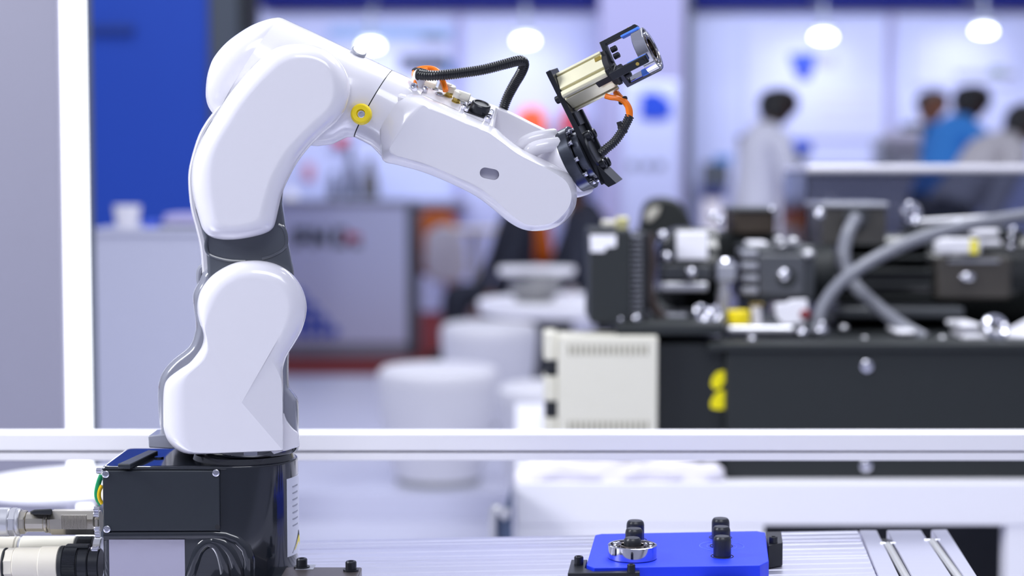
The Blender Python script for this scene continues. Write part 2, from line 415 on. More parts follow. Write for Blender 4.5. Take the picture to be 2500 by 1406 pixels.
# sticker on the column
mw = mat('white_sticker', rgb(200, 202, 218), .4)
def patch(z0, z1, a0, a1, r, n=10):
    rg = []
    for z in (z0, z1):
        rg.append([Vector((ccx + r * math.cos(t), -r * math.sin(t), z)) for t in [a0 + (a1 - a0) * i / n for i in range(n + 1)]] +
                  [Vector((ccx + (r - .0006) * math.cos(t), -(r - .0006) * math.sin(t), z)) for t in [a1 + (a0 - a1) * i / n for i in range(n + 1)]])
    return MB().loft(rg)
zs0, zs1 = P(715, 1358, -.03).z, P(715, 1168, -.03).z
st = patch(zs0, zs1, math.radians(-25), math.radians(30), RB + .0007).build('warning_sticker', mw, base, label='white warning sticker with a yellow triangle')
def tri(z0, z1, aw, r):
    n = 6; L = []
    for i in range(n + 1):
        t = i / n; z = z0 + (z1 - z0) * t; w = aw * (1 - t) + .004
        L.append([Vector((ccx + rr * math.cos(ac + s_ * w), -rr * math.sin(ac + s_ * w), z)) for rr, s_ in ((r, -1), (r, 1), (r - .0004, 1), (r - .0004, -1))])
    return MB().loft(L)
ac = math.radians(2)
zt0, zt1 = P(722, 1348, -.02).z, P(722, 1300, -.02).z
tri(zt0, zt1, .33, RB + .0011).build('triangle_border', m_blk, st)
tri(zt0 + .003, zt1 - .006, .24, RB + .0014).build('triangle', mat('sticker_yellow', rgb(235, 215, 40), .45), st)
for k in range(7):
    z = zs1 - .012 - k * .008
    patch(z, z + .0016, math.radians(6), math.radians(20), RB + .001, 5).build('print_line', mat('print_grey', rgb(140, 142, 158), .6), st)
# foot with bolts
fx0, fx1 = P(690, 1395, -.1).x, P(884, 1395, -.07).x
MB().box(fx0, fx1, -.15, -.071, ZT + .0006, ZT + .02).build('foot', mat('foot_plate', rgb(92, 86, 88), .35, metal=.6, noise=.3, scale=20), rob, bevel=.002)
for x, y, yy in ((857, 1391, -.09), (737, 1384, -.075)):
    p = P(x, y, yy); p.z = ZT + .02
    b = MB(); b.cyl(p, p + Vector((0, 0, .002)), .0095, 20); screw(b, p + Vector((0, 0, .002)), (0, 0, 1), .0066, .0095); b.build('foot_bolt', M_ablk, rob)
MB().box(ccx - .03, fx0 + .03, -.12, -.02, ZT + .0006, ZT + .0055).build('foot_web', M_black, rob, bevel=.001)
MB().box(P(722, 1390, -.08).x, P(766, 1390, -.08).x, -.085, -.06, ZT + .019, ZT + .0205).build('foot_tab', M_lgrey, rob)

# J1 ring under turret
MB().lathe([(0, .058), (.004, .06), (.012, .06), (.0145, .058)], (ccx + .012, 0, zt_ + .008), (0, 0, 1), 64).build('joint_ring', M_black, rob)
MB().box(P(595, 1100, -.06).x, P(628, 1100, -.06).x, -.0612, -.055, zt_ + .011, zt_ + .022).build('ring_stop', M_lgrey, rob, bevel=.001)
# turret body
z5 = lambda q: (350 + q[0] * .2205, 820 + q[1] * .2205)
z4 = lambda q: (340 + q[0] * .4195, 540 + q[1] * .4195)
tur = [(505, 655), (487, 685), (472, 716), (473, 750), (478, 787), (476, 813), (462, 846), (424, 877), (399, 906), (388, 935), (386, 974), (389, 1023), (394, 1050), (410, 1075), (450, 1096), (560, 1102), (680, 1101), (722, 1092), (729, 1080), (730, 1030), (729, 985), (724, 968), (712, 952), (705, 935), (706, 855), (716, 800), (710, 740), (690, 690), (640, 655), (570, 640)]
turret = pillow(inset(tur, 16), .075, -.02, -.045, sub=4).build('turret', mat('turret_grey', rgb(132, 134, 146), .2, coat=.5, noise=.04, scale=10), rob, angle=50)
turl = [(361, 1064), (400, 1060), (450, 1064), (470, 1090), (420, 1096), (363, 1093)]
MB().prism([P(x, y, -.035) for x, y in turl], (0, .05, 0)).build('stop_block', M_lgrey, turret, bevel=.0015)
MB().tube(spline([P(x, y, -.01) for x, y in ((494, 700), (487, 690), (486, 668), (489, 656), (496, 651), (502, 655))], 4, False), .0035, 8).build('cable_loop', M_lgrey, turret)
# right-hand lower apron (light)
ap = [(690, 1005), (700, 1025), (715, 1045), (728, 1056), (731, 1070), (730, 1088), (712, 1096), (690, 1102), (660, 1102), (660, 1010)]
pillow(inset(ap, 4), .04, -.046, -.052, sub=3, steps=3).build('apron', M_white, turret, angle=50)

# lower cover (shoulder)
lc = [(320, 1357, 330, 1345), (420, 1354, 420, 1348), (520, 1350, 520, 1345), (620, 1346, 620, 1341), (720, 1341, 720, 1337), (800, 1338, 800, 1333), (836, 1335, 832, 1330), (838, 1325, 834, 1320), (838, 1220, 834, 1210), (838, 1080, 832, 1060), (838, 960, 826, 930),
      (837, 900, 800, 870), (838, 850, 760, 800), (858, 785, 775, 745), (898, 720, 805, 690), (943, 640, 838, 610), (968, 560, 858, 545), (975, 490, 862, 485), (960, 420, 850, 435), (925, 350, 822, 395), (870, 290, 775, 362), (800, 250, 725, 345), (725, 231, 680, 337), (650, 228, 630, 337), (570, 238, 580, 345),
      (500, 265, 535, 365), (430, 310, 490, 400), (380, 365, 455, 450), (350, 420, 430, 500), (338, 480, 410, 545), (340, 540, 395, 590), (352, 590, 388, 620), (368, 635, 385, 650), (374, 680, 398, 690), (362, 730, 405, 745), (330, 780, 380, 810), (290, 825, 330, 858), (230, 865, 285, 900), (170, 912, 270, 935), (145, 960, 268, 985), (138, 1050, 270, 1060), (140, 1180, 275, 1180), (150, 1240, 280, 1240), (175, 1290, 290, 1285), (220, 1330, 300, 1315), (265, 1350, 315, 1335)]
# reverse not needed; creases from the apex to three ring points
pillow(lc, -.035, -.062, -.083, conv=z4, sub=4, steps=7, apex=((596, 1055, -.0902), (6, 14, 32))).build('shoulder_cover', M_white, rob, angle=22, wn=True)
sm = bpy.data.objects['shoulder_cover'].data; av = min(sm.vertices, key=lambda v: v.co.y).index
for e in sm.edges:
    if av in e.vertices: e.use_edge_sharp = True

# arm body between the covers
arm = [(522, 272), (500, 302), (484, 332), (470, 375), (461, 415), (460, 455), (466, 510), (480, 560), (490, 600), (494, 640), (496, 690), (505, 740), (540, 790), (620, 815), (690, 790), (712, 730), (718, 672), (712, 630), (703, 580), (694, 520), (690, 480), (700, 430), (730, 370), (790, 300), (840, 230), (830, 160), (760, 115), (680, 115), (610, 165)]
arm2 = [(x + (11 if x < 560 and y > 250 else 0), y) for x, y in arm]
pillow(inset(arm2, 9), .06, -.036, -.050, sub=4).build('lower_arm', M_grey, rob, angle=50)
armr = [(522, 272), (500, 302), (484, 332), (470, 375), (461, 415), (460, 455), (466, 510), (479, 560), (488, 600), (492, 640), (494, 690), (500, 720), (560, 700), (600, 560), (640, 400), (760, 260), (760, 150), (680, 140), (610, 165)]
pillow(inset(armr, 5), .075, -.012, -.026, sub=4, steps=4).build('rear_arm_cover', M_white, rob, angle=50)
# raised rim around the pocket on the visible grey part
MB().tube(spline([P(x, y, -.0495) for x, y in ((506, 577), (503, 600), (508, 618), (526, 628), (560, 636), (600, 638))], 4, False), .0022, 8).build('rim', M_grey, rob)
MB().tube(spline([P(x, y, -.0495) for x, y in ((640, 632), (670, 622), (695, 605), (699, 580), (692, 556), (680, 548))], 4, False), .0022, 8).build('rim', M_grey, rob)
# upper cover
z1 = lambda q: (430 + q[0] * .4125, 20 + q[1] * .4125)
uo = [(200, 1350), (260, 1368), (340, 1370), (430, 1358), (520, 1335), (570, 1305), (590, 1260), (610, 1170), (630, 1090), (670, 1000), (720, 910), (790, 820), (870, 740), (940, 680), (990, 620), (1015, 560), (1030, 490), (1025, 430), (1005, 375), (970, 320), (920, 270), (860, 235), (790, 215), (710, 212), (640, 220), (570, 245), (510, 290), (440, 360), (370, 440), (300, 530), (230, 640), (170, 740), (125, 830), (100, 910), (92, 990), (95, 1070), (110, 1150), (135, 1240), (160, 1310)]
ui = [(265, 1268), (300, 1276), (350, 1276), (410, 1268), (455, 1255), (480, 1235), (490, 1200), (505, 1140), (525, 1070), (550, 1000), (590, 920), (640, 840), (710, 760), (790, 680), (860, 620), (895, 580), (915, 530), (920, 470), (918, 430), (905, 390), (880, 355), (840, 325), (790, 308), (730, 305), (670, 315), (610, 345), (555, 395), (500, 450), (440, 520), (380, 600), (330, 680), (280, 760), (240, 840), (220, 920), (215, 1000), (220, 1080), (232, 1160), (243, 1225), (252, 1255)]
pillow([a + b for a, b in zip(uo, ui)], -.045, -.066, -.092, conv=z1, sub=4, steps=8).build('arm_cover', M_white, rob, angle=45)

# elbow housing + rear cap + neck, lofted between silhouette pairs
def eloft(secs, n=40):
    """secs: (top px, top py, bottom px, bottom py, half depth, centre Y)"""
    rings = []
    for (ax, ay, bx, by, b, Yc) in secs:
        A = P(ax, ay, Yc); B = P(bx, by, Yc); c = (A + B) / 2; h = (A - B) / 2
        rings.append([c + h * math.cos(2 * math.pi * k / n) + Vector((0, -b, 0)) * math.sin(2 * math.pi * k / n) for k in range(n)])
    return MB().loft(rings)
YE = .012
eloft([(692, 45, 530, 290, .0572, YE), (722, 59, 575, 318, .06, YE), (760, 76, 640, 335, .062, YE), (810, 100, 728, 352, .062, YE), (850, 119, 775, 357, .061, YE), (890, 138, 812, 352, .058, YE), (920, 152, 836, 340, .053, YE), (940, 162, 848, 335, .050, YE), (958, 171, 864, 335, .048, YE)]).build('elbow_housing', M_white, rob, angle=50)
cap = []
ck = [(0, 695, 47, 532, 294), (.05, 685, 43, 521, 278), (.12, 671, 44, 514, 268), (.25, 650, 49, 508, 255), (.4, 622, 60, 505, 238), (.55, 592, 78, 506, 217), (.7, 566, 98, 509, 196), (.85, 543, 124, 517, 172), (.95, 533, 137, 524, 155), (.99, 530, 143, 527, 149)]
ca = spline([Vector((q_[1], q_[2], q_[0])) for q_ in ck], 4, False); cb = spline([Vector((q_[3], q_[4], q_[0])) for q_ in ck], 4, False)
for a_, b_ in zip(ca, cb): cap.append((a_.x, a_.y, b_.x, b_.y, .0574 * math.sqrt(max(.002, 1 - min(.999, a_.z) ** 2)), YE))
eloft(cap).build('elbow_cap', M_white, rob, angle=50)
MB().tube([P(x, y, q) for x, y, q in ((670, 80, -.0275), (658, 98, -.034), (646, 116, -.039), (628, 143, -.0438))], .0009, 6).build('cap_seam', M_seam, rob)
eloft([(956, 170, 862, 333, .0472, YE), (960, 173, 868, 336, .0472, YE)]).build('joint_seam', M_seam, rob)
eloft([(960, 172, 867, 336, .0485, YE), (976, 179, 884, 344, .0485, YE), (1000, 190, 906, 356, .049, YE), (1020, 200, 922, 372, .05, YE), (1040, 215, 938, 390, .05, YE)]).build('forearm_neck', M_white, rob, angle=50)
MB().lathe([(-.002, .0095), (.004, .0095), (.0052, .008)], P(874, 131, .0), P(905, 70, -.02) - P(874, 131, 0), 20).build('housing_plug', M_lgrey, rob)
# yellow bumper
byc = P(881, 279, -.052)
bp = MB().lathe([(0, .0125), (.004, .0128), (.009, .0115), (.010, .010), (.0095, .0052), (.007, .0046), (.007, 0)], byc + Vector((0, .012, 0)), (-.05, -1, .12), 32).build('bumper', M_yellow, rob, label='yellow round bumper')
screw(MB(), byc + Vector((0.0004, .0052, -.0002)), (-.05, -1, .12), .0043, .0035).build('bumper_screw', M_chrome, bp)

# forearm
z2 = lambda q: (840 + q[0] * .3272, 120 + q[1] * .3272)
fo = [(290, 830, 345, 745), (272, 700, 365, 700), (270, 560, 430, 610), (320, 440, 510, 520), (430, 355, 592, 428), (560, 335, 650, 455), (700, 390, 760, 497), (900, 478, 920, 566), (1110, 575, 1070, 620), (1200, 650, 1180, 695), (1320, 740, 1300, 783), (1450, 805, 1430, 850), (1570, 860, 1550, 912), (1680, 935, 1650, 980), (1730, 1030, 1690, 1055), (1738, 1110, 1695, 1120), (1715, 1200, 1670, 1190), (1650, 1285, 1610, 1255), (1550, 1340, 1530, 1300), (1430, 1357, 1430, 1315), (1330, 1343, 1345, 1300), (1230, 1290, 1255, 1240), (1120, 1200, 1150, 1145), (980, 1095, 1010, 1030), (780, 995, 800, 935), (580, 915, 600, 850), (400, 865, 400, 795)]
fshell = pillow(fo, -.012, -.030, -.058, conv=z2, sub=4, steps=7, flat=.72).build('forearm_shell', M_white, rob, angle=60, wn=False)
# stadium slot cut into the shell
def stad2(cx, cy, L, r, ang, Y, n=8):
    out = []
    for s_, t0 in ((1, -90), (-1, 90)):
        for i in range(n + 1):
            t = math.radians(t0 + 180 * i / n)
            lx = s_ * L + r * math.cos(t); ly = r * math.sin(t)
            out.append(P(cx + lx * math.cos(ang) - ly * math.sin(ang), cy + lx * math.sin(ang) + ly * math.cos(ang), Y))
    return out
cut = MB().loft([stad2(1195, 424, 11, 13, .2, -.075), stad2(1195, 424, 11, 13, .2, -.047)]).build('cutter', M_white, wn=False)
bm_ = fshell.modifiers.new('slot', 'BOOLEAN'); bm_.object = cut; bm_.operation = 'DIFFERENCE'; bm_.solver = 'EXACT'
bpy.context.view_layer.update()
dg = bpy.context.evaluated_depsgraph_get()
nm = bpy.data.meshes.new_from_object(fshell.evaluated_get(dg)); fshell.modifiers.clear(); fshell.data = nm
try: nm.set_sharp_from_angle(angle=math.radians(60))
except Exception: pass
fshell.modifiers.new('wn', 'WEIGHTED_NORMAL').keep_sharp = True
bpy.data.objects.remove(cut)
MB().loft([stad2(1195, 424, 10.6, 12.6, .2, -.0478), stad2(1195, 424, 10.6, 12.6, .2, -.0462)]).build('slot_plate', mat('slot_grey', rgb(188, 187, 202), .35), rob)
# deck block
def px3(l): return [P(*q) for q in l]
MB().loft([px3([(972, 232, -.036), (975, 179, .03), (965, 300, .055), (945, 392, .052), (945, 392, -.03)]),
           px3([(1000, 240, -.036), (1010, 190, .032), (990, 300, .058), (975, 398, .055), (975, 398, -.03)]),
           px3([(1100, 278, -.036), (1120, 228, .032), (1090, 345, .058), (1080, 430, .055), (1080, 430, -.03)]),
           px3([(1205, 312, -.036), (1216, 262, .032), (1200, 360, .058), (1190, 460, .055), (1190, 460, -.03)])]).build('forearm_body', M_white, rob, angle=30, bevel=.003)
# far prong
fp = [(1090, 218), (1160, 240), (1240, 270), (1300, 300), (1356, 328), (1385, 352), (1395, 395), (1370, 430), (1310, 430), (1240, 400), (1160, 380), (1090, 340)]
pillow(inset(fp, 7), .062, .042, .034, sub=4, steps=5).build('forearm_shell_far', M_white, rob, angle=45).name = 'rear_shell'
# deck frame
dO = P(1000, 240, -.036); dN = (P(1205, 312, -.036) - dO).cross(P(1010, 190, .032) - dO).normalized()
if dN.z < 0: dN = -dN
dE = (P(1205, 312, -.036) - dO).normalized()
def D(px, py, h=0.): return PP(px, py, dO, dN) + dN * h
deck = MB()
MB().prism([D(1012, 232), D(1192, 305), D(1206, 268), D(1035, 202)], dN * .0008).build('deck_plate', M_white, rob, bevel=.0003, bseg=1)
for x, y in ((1034, 224), (1130, 268), (1188, 297)):
    screw(MB(), D(x, y), dN, .0046, .0065).build('deck_screw', M_chrome, rob)
for x, y in ((1060, 218), (1073, 231), (1127, 251)):
    MB().torus(D(x, y, .001), dN, .0048, .0009, 20, 6).build('port_ring', M_chrome, rob)
    MB().cyl(D(x, y, .0004), D(x, y, .0012), .0044, 16).build('port', M_seam, rob)
# elbow fittings
for i, (x, y) in enumerate(((1094, 236), (1112, 250))):
    f_ = MB().lathe([(0, .006), (.002, .006), (.002, .0048), (.007, .0048)], D(x, y), dN, 6).build('fitting_base', M_brass, rob)
    b = MB(); b.cyl(D(x, y, .007), D(x, y, .015), .0062, 16, ch=.001)
    b.cyl(D(x, y, .011), D(x, y, .011) + (-dE if i == 0 else dE) * .015, .0056, 16, ch=.0008)
    b.build('elbow_fitting', M_cream, rob)
# black round connector
b = MB(); c0 = D(1168, 276); b.lathe([(0, .0135), (.003, .0135), (.003, .0125), (.012, .0118), (.0135, .0105), (.0135, .009), (.012, .008), (.012, 0)], c0, dN, 28)
con = b.build('round_connector', M_ablk, rob)
MB().obox(c0 + dN * .001, dE * .0165, dE.cross(dN) * .0145, dN * .0012).build('connector_flange', M_seam, con, bevel=.0006)
for s1 in (-1, 1):
    for s2 in (-1, 1):
        screw(MB(), c0 + dE * .0142 * s1 + dE.cross(dN) * .012 * s2 + dN * .002, dN, .0028, .0035).build('connector_screw', M_chrome, con)
b = MB(); b.obox(D(1194, 284, .003), dE * .004, dE.cross(dN) * .006, dN * .003); b.build('bracket_clip', M_chrome, rob, bevel=.0008)
# cable clip post
b = MB(); b.lathe([(0, .0085), (.02, .0085), (.024, .006)], D(1015, 216), dN, 18); b.build('cable_clip', M_white, rob)
screw(MB(), P(1013, 214, -.042), (-.2, -1, .3), .0042, .007).build('clip_screw', M_chrome, rob)
MB().obox(D(1040, 208, .004), dE * .012, dE.cross(dN) * .008, dN * .004).build('clip_block', M_cream, rob, bevel=.002)

# tool frame
TO = P(1398, 394, .012)
an = math.radians(26.5); k_ = Vector((math.cos(an), 0, math.sin(an))); tl = math.radians(17)
ta = k_ * math.cos(tl) + Vector((0, -1, 0)) * math.sin(tl)
tu = Vector((-math.sin(an), 0, math.cos(an)))
tw = Vector((0, -1, 0)) * math.cos(tl) - k_ * math.sin(tl)
U = .0005
def T(a, u=0, w=0): return TO + (ta * a + tu * u + tw * w) * U
def tbox(mb, a0, a1, u0, u1, w0, w1):
    return mb.obox(T((a0 + a1) / 2, (u0 + u1) / 2, (w0 + w1) / 2), ta * (a1 - a0) / 2 * U, tu * (u1 - u0) / 2 * U, tw * (w1 - w0) / 2 * U)
FR = (ta, tu, tw)
def tlathe(mb, prof, u=0, w=0, n=40): return mb.lathe([(t * U, r * U) for t, r in prof], T(0, u, w), ta, n, frame=FR)
tlathe(MB(), [(-118, 30), (-100, 44), (-60, 52), (-40, 62), (-20, 76), (-8, 83), (-1, 84)], n=48).build('wrist', M_white, rob, angle=50)
MB().tube(spline([P(x, y, Y) for x, y, Y in ((1262, 372, .0), (1280, 350, -.004), (1305, 338, -.004), (1335, 332, 0), (1352, 330, .006))], 5, False), .0085, 12).build('wrist_rib', M_white, rob)
MB().tube(spline([P(x, y, Y) for x, y, Y in ((1285, 385, -.012), (1300, 366, -.016), (1330, 356, -.016), (1362, 352, -.01))], 5, False), .009, 12).build('wrist_rib', M_white, rob)
MB().tube(spline([P(1385, 462, .004), P(1405, 466, .004), P(1425, 465, .004), P(1447, 462, .004)], 4, False), [.0085] * 5 + [.0082, .0078, .0072, .0066, .006, .0052, .004, .0025], 14).build('wrist_lip', M_white, rob)
tlathe(MB(), [(-2, 80), (0, 82.5), (26, 82.5), (27.5, 81), (27.5, 70), (22, 68), (22, 0)], n=64).build('tool_flange', M_ring, rob)
for i in range(10):
    t = 2 * math.pi * i / 10 + .3
    screw(MB(), T(26, 70 * math.cos(t), 70 * math.sin(t)), ta, .0032, .0048, False).build('flange_screw', M_chrome, rob)

# gripper (a thing of its own, bolted to the flange)
gr = thing('pneumatic_gripper', 'three-finger pneumatic gripper with champagne body on a black bracket at the wrist', 'gripper', T(48, 0, 0))
tlathe(MB(), [(27, 60), (29, 62), (46, 62), (48, 60)], n=48).build('adapter_disc', M_ring, gr)
UC = 157.5
br = MB(); tbox(br, 48, 61, -82, 222, -38, 38); br = br.build('bracket', M_ablk, gr, bevel=.0008)
b = MB(); b.loft([[T(60, -30, w), T(61, -30, w), T(84, -94, w), T(62, -94, w), T(50, -70, w)] for w in (-38, 38)]); b.build('bracket_foot', M_ablk, br, bevel=.0006)
b = MB(); tbox(b, 61, 72, -20, 105, -38, -26); tbox(b, 61, 66, 70, 105, -26, 30); b.build('bracket_rib', M_ablk, br, bevel=.0006)
tlathe(MB(), [(61, 52), (66, 52), (67, 50), (67, 34), (63, 32)], n=40).build('hub_ring', M_ablk, gr)
for t in (40, 140, 220, 320):
    t = math.radians(t); screw(MB(), T(61, 44 * math.cos(t) * 1.15, 44 * math.sin(t) * .8), ta, .0062, .0085).build('bracket_bolt', M_ablk, gr)
screw(MB(), T(48, 150, 22), -ta, .005, .006).build('bracket_bolt', M_ablk, gr)
# body profile: square with a corner to the front and T slots near the corners, in (u, w)
CN = [(54, 6), (-6, 54), (-54, -6), (6, -54)]
pr = []
for q_ in range(4):
    A = Vector(CN[q_]); B = Vector(CN[(q_ + 1) % 4]); d_ = (B - A); L_ = d_.length; d_.normalize(); nn = Vector((-d_.y, d_.x))
    if nn.dot(A + B) > 0: nn = -nn
    sl = [(.13, .2), (.69, .8)] if q_ in (0, 2) else [(.16, .22), (.76, .85)]
    pr.append(A + d_ * 4)
    for a_, b_ in sl:
        for t_, dp in ((a_, 0), (a_, 9), (b_, 9), (b_, 0)): pr.append(A + d_ * L_ * t_ + nn * dp)
    pr.append(B - d_ * 4)
pr = [(p.x, p.y) for p in pr]
MB().loft([[T(62, UC + x, y) for x, y in pr], [T(183, UC + x, y) for x, y in pr]]).build('gripper_body', M_gold, gr, angle=20, bevel=.0004, bseg=1)
for q_ in range(4):
    A = Vector(CN[q_]); B = Vector(CN[(q_ + 1) % 4]); m_ = (A + B) / 2; d_ = (B - A).normalized(); n_ = m_.normalized()
    for a0, a1, o_, w_, mm, nm_ in (((148, 184, -.22, 10, M_seam, 'jaw_slot'),) if q_ % 2 else ((166, 183.6, -.2, 6, M_brass, 'jaw_guide'),)):
        c_ = m_ + d_ * 76 * o_ + n_ * .3
        MB().obox(T((a0 + a1) / 2, UC + c_.x, c_.y), ta * (a1 - a0) / 2 * U, (tu * d_.x + tw * d_.y) * w_ * U, (tu * n_.x + tw * n_.y) * 1.2 * U).build(nm_, mm, gr, bevel=.0003, bseg=1)
b = MB(); tlathe(b, [(183, 40), (196, 38)], UC, 0, 12); b.build('jaw_base', M_seam, gr)
for fi, th in enumerate((-15, 105, 225)):
    t = math.radians(th); du, dw = math.cos(t), math.sin(t); e_r = (tu * du + tw * dw); e_t = (-tu * dw + tw * du)
    def FB(a0, a1, r0, r1, h, mb): return mb.obox(T((a0 + a1) / 2, UC) + e_r * (r0 + r1) / 2 * U, ta * (a1 - a0) / 2 * U, e_r * (r1 - r0) / 2 * U, e_t * h * U)
    b = MB(); FB(183, 194, 8, 46, 15, b); b.build('jaw', M_seam, gr, bevel=.0004)
    poly = [(194, 14), (206, 14), (206, 60), (292, 60), (292, 68), (288, 71), (194, 71)]
    if fi == 0: poly = [(188, 14), (201, 14), (201, 60), (286, 60), (290, 66), (286, 71), (188, 71)]
    b = MB(); b.prism([T(a, UC) + e_r * r * U - e_t * 9.5 * U for a, r in poly], e_t * 19 * U)
    fg = b.build('finger', M_ablk, gr, bevel=.0006)
    if fi == 2: b = MB(); FB(210, 242, 57.5, 60.2, 9, b); b.build('reflection_strip', M_steel, fg, bevel=.0003, label='bright strip added as the reflection inside the finger')  # steel strip added to stand for the reflection on the far finger's inner side
    b = MB(); FB(242, 291, 55.8, 62.5, 9.8, b); b.build('pad', M_pad, fg, bevel=.0008)
    for a in (266, 280):
        b = MB(); p = T(a, UC) + e_r * 70.5 * U; b.cyl(p, p + e_r * .0012, .0022, 12); b.build('pin', M_brass if a == 266 else M_ablk, fg)
    for rr in (24, 42):
        p = T(206, UC) + e_r * rr * U; b = MB(); screw(b, p, ta, .0036, .0075); b.build('finger_bolt', M_ablk, gr)

# ball bearing builder
def bearing(name, label, c, axis, R, wdt, parent_group='ball bearings'):
    c = Vector(c); axis = Vector(axis).normalized()
    t = thing(name, label, 'bearing', c, parent_group)
    w2 = wdt / 2
    def lring(prof, nm, m):
        fr = ring_frame(axis); n = 56; rings = []
        for s_, r in prof: rings.append([c + fr[0] * s_ + (fr[1] * math.cos(2 * math.pi * k / n) + fr[2] * math.sin(2 * math.pi * k / n)) * r for k in range(n)])
        return MB().loft(rings, closed=True).build(nm, m, t, angle=40)
    lring([(-w2, R * .97), (-w2 * .92, R), (w2 * .92, R), (w2, R * .97), (w2, R * .9), (w2 * .8, R * .88), (-w2 * .8, R * .88), (-w2, R * .9)], 'outer_ring', M_steel)
    lring([(-w2, R * .5), (-w2, R * .58), (-w2 * .8, R * .6), (w2 * .8, R * .6), (w2, R * .58), (w2, R * .5), (w2 * .9, R * .46), (-w2 * .9, R * .46)], 'inner_ring', mat('inner_race', rgb(120, 112, 106), .18, metal=1, noise=.1))
    lring([(-w2 * .6, R * .605), (-w2 * .6, R * .875), (w2 * .6, R * .875), (w2 * .6, R * .605)], 'cage', M_brgdark)
    fr = ring_frame(axis); pm = None
    for i in range(9):
        a = 2 * math.pi * i / 9
        if pm is None:
            pm = MB().ell(c + (fr[1] * math.cos(a) + fr[2] * math.sin(a)) * R * .74, R * .09, R * .09, R * .09, 12, 8).build('ball', M_chrome, t); b0 = pm
        else:
            q = pm.copy(); COL.objects.link(q); q.parent = t
            q.location = b0.location + (fr[1] * (math.cos(a) - 1) + fr[2] * math.sin(a)) * R * .74
    for q in [x for x in t.children if x.name.startswith('ball')]: q.location += axis * (w2 * .6 - R * .02)
    return t
bearing('ball_bearing', 'steel ball bearing gripped between the three fingers in the air', T(286, UC), ta, 55.5 * U, 30 * U)

# hoses
def corrug(name, pts, r, label, pitch=5.6, amp=.16, tail=None):
    path = spline([P(*q) for q in pts], 24, False)
    L = [0]
    for a, b in zip(path, path[1:]): L.append(L[-1] + (b - a).length)
    tot = L[-1]; st_ = pitch * U / 4; n = int(tot / st_); out = []; j = 0
    for i in range(n + 1):
        s_ = tot * i / n
        while j < len(L) - 2 and L[j + 1] < s_: j += 1
        f_ = (s_ - L[j]) / max(1e-9, L[j + 1] - L[j]); out.append(path[j].lerp(path[j + 1], f_))
    rr = [r * (1 + amp * (.5 if i % 4 in (0, 1) else -.6)) for i in range(n + 1)]
    return out, MB().tube(out, rr, 14)
h1 = thing('corrugated_hose', 'long black corrugated hose arching over the forearm', 'hose', P(1120, 182, 0), 'corrugated hoses')
_, mb = corrug('hose', [(1019, 181, -.012), (1040, 184, -.016), (1070, 184, -.018), (1120, 179, -.012), (1180, 170, -.004), (1235, 156, .004), (1262, 149, .01), (1276, 150, .016), (1279, 160, .022), (1271, 180, .03), (1256, 205, .04), (1240, 235, .048), (1230, 262, .052), (1226, 284, .053)], .0061, '')
mb.build('hose_body', M_hose, h1, angle=60, wn=False)
MB().torus(P(1022, 181, -.012), P(1040, 184, -.016) - P(1019, 181, -.012), .0063, .0014, 20, 6).build('cable_tie', M_seam, h1)
b = MB(); b.tube(spline([P(x, y, Y) for x, y, Y in ((1008, 172, .0), (1016, 168, -.006), (1030, 170, -.012), (1046, 176, -.018), (1048, 188, -.02))], 4, False), .0018, 6); b.build('cable_tie', M_seam, h1)
h2 = thing('corrugated_hose', 'short black corrugated hose between wrist bracket and gripper cables', 'hose', P(1500, 350, -.02), 'corrugated hoses')
_, mb = corrug('hose', [(1468, 374, -.02), (1480, 363, -.022), (1500, 346, -.024), (1515, 326, -.024), (1527, 305, -.022), (1537, 284, -.02)], .0054, '')
mb.build('hose_body', M_hose, h2, angle=60, wn=False)
MB().torus(P(1520, 316, -.023), P(1527, 305, -.022) - P(1515, 326, -.024), .0056, .0014, 20, 6).build('cable_tie', M_seam, h2)
MB().obox(P(1513, 303, -.024), (.003, 0, .001), (0, .002, 0), (-.001, 0, .003)).build('tie_head', M_seam, h2, bevel=.0005)
ot = thing('air_tube', 'orange air tube looping beside the clip at the hose start', 'tube', P(1050, 180, 0), 'orange air tubes')
b = MB(); b.tube(spline([P(x, y, Y) for x, y, Y in ((1014, 192, -.004), (1012, 178, -.002), (1022, 170, .0), (1040, 167, .003), (1058, 169, .004), (1071, 178, .002), (1078, 192, .0), (1084, 206, -.002), (1088, 222, -.006))], 6, False), .0036, 10); b.build('loop', M_orange, ot)
b = MB(); b.tube(spline([P(x, y, Y) for x, y, Y in ((1015, 204, -.008), (1018, 188, -.008), (1026, 175, -.004), (1044, 171, -.002))], 6, False), .0034, 10); b.build('strand', M_orange, ot)
o2 = thing('air_tube', 'orange twin air tube bending down from the gripper body', 'tube', P(1530, 255, -.02), 'orange air tubes')
b = MB(); b.tube(spline([P(x, y, Y) for x, y, Y in ((1504, 226, -.005), (1512, 236, -.012), (1522, 245, -.018), (1531, 256, -.02), (1537, 270, -.02), (1537, 288, -.02))], 6, False), .0040, 10); b.build('loop', M_orange, o2)
b = MB(); b.tube(spline([P(x, y, Y) for x, y, Y in ((1478, 234, -.022), (1492, 238, -.024), (1508, 240, -.024), (1522, 247, -.022), (1532, 260, -.022), (1536, 284, -.022))], 6, False), .0034, 10); b.build('strand', M_orange, o2)
MB().torus(P(1521, 245, -.019), P(1531, 256, -.02) - P(1512, 236, -.012), .0052, .0014, 18, 6).build('cable_tie', M_seam, o2)

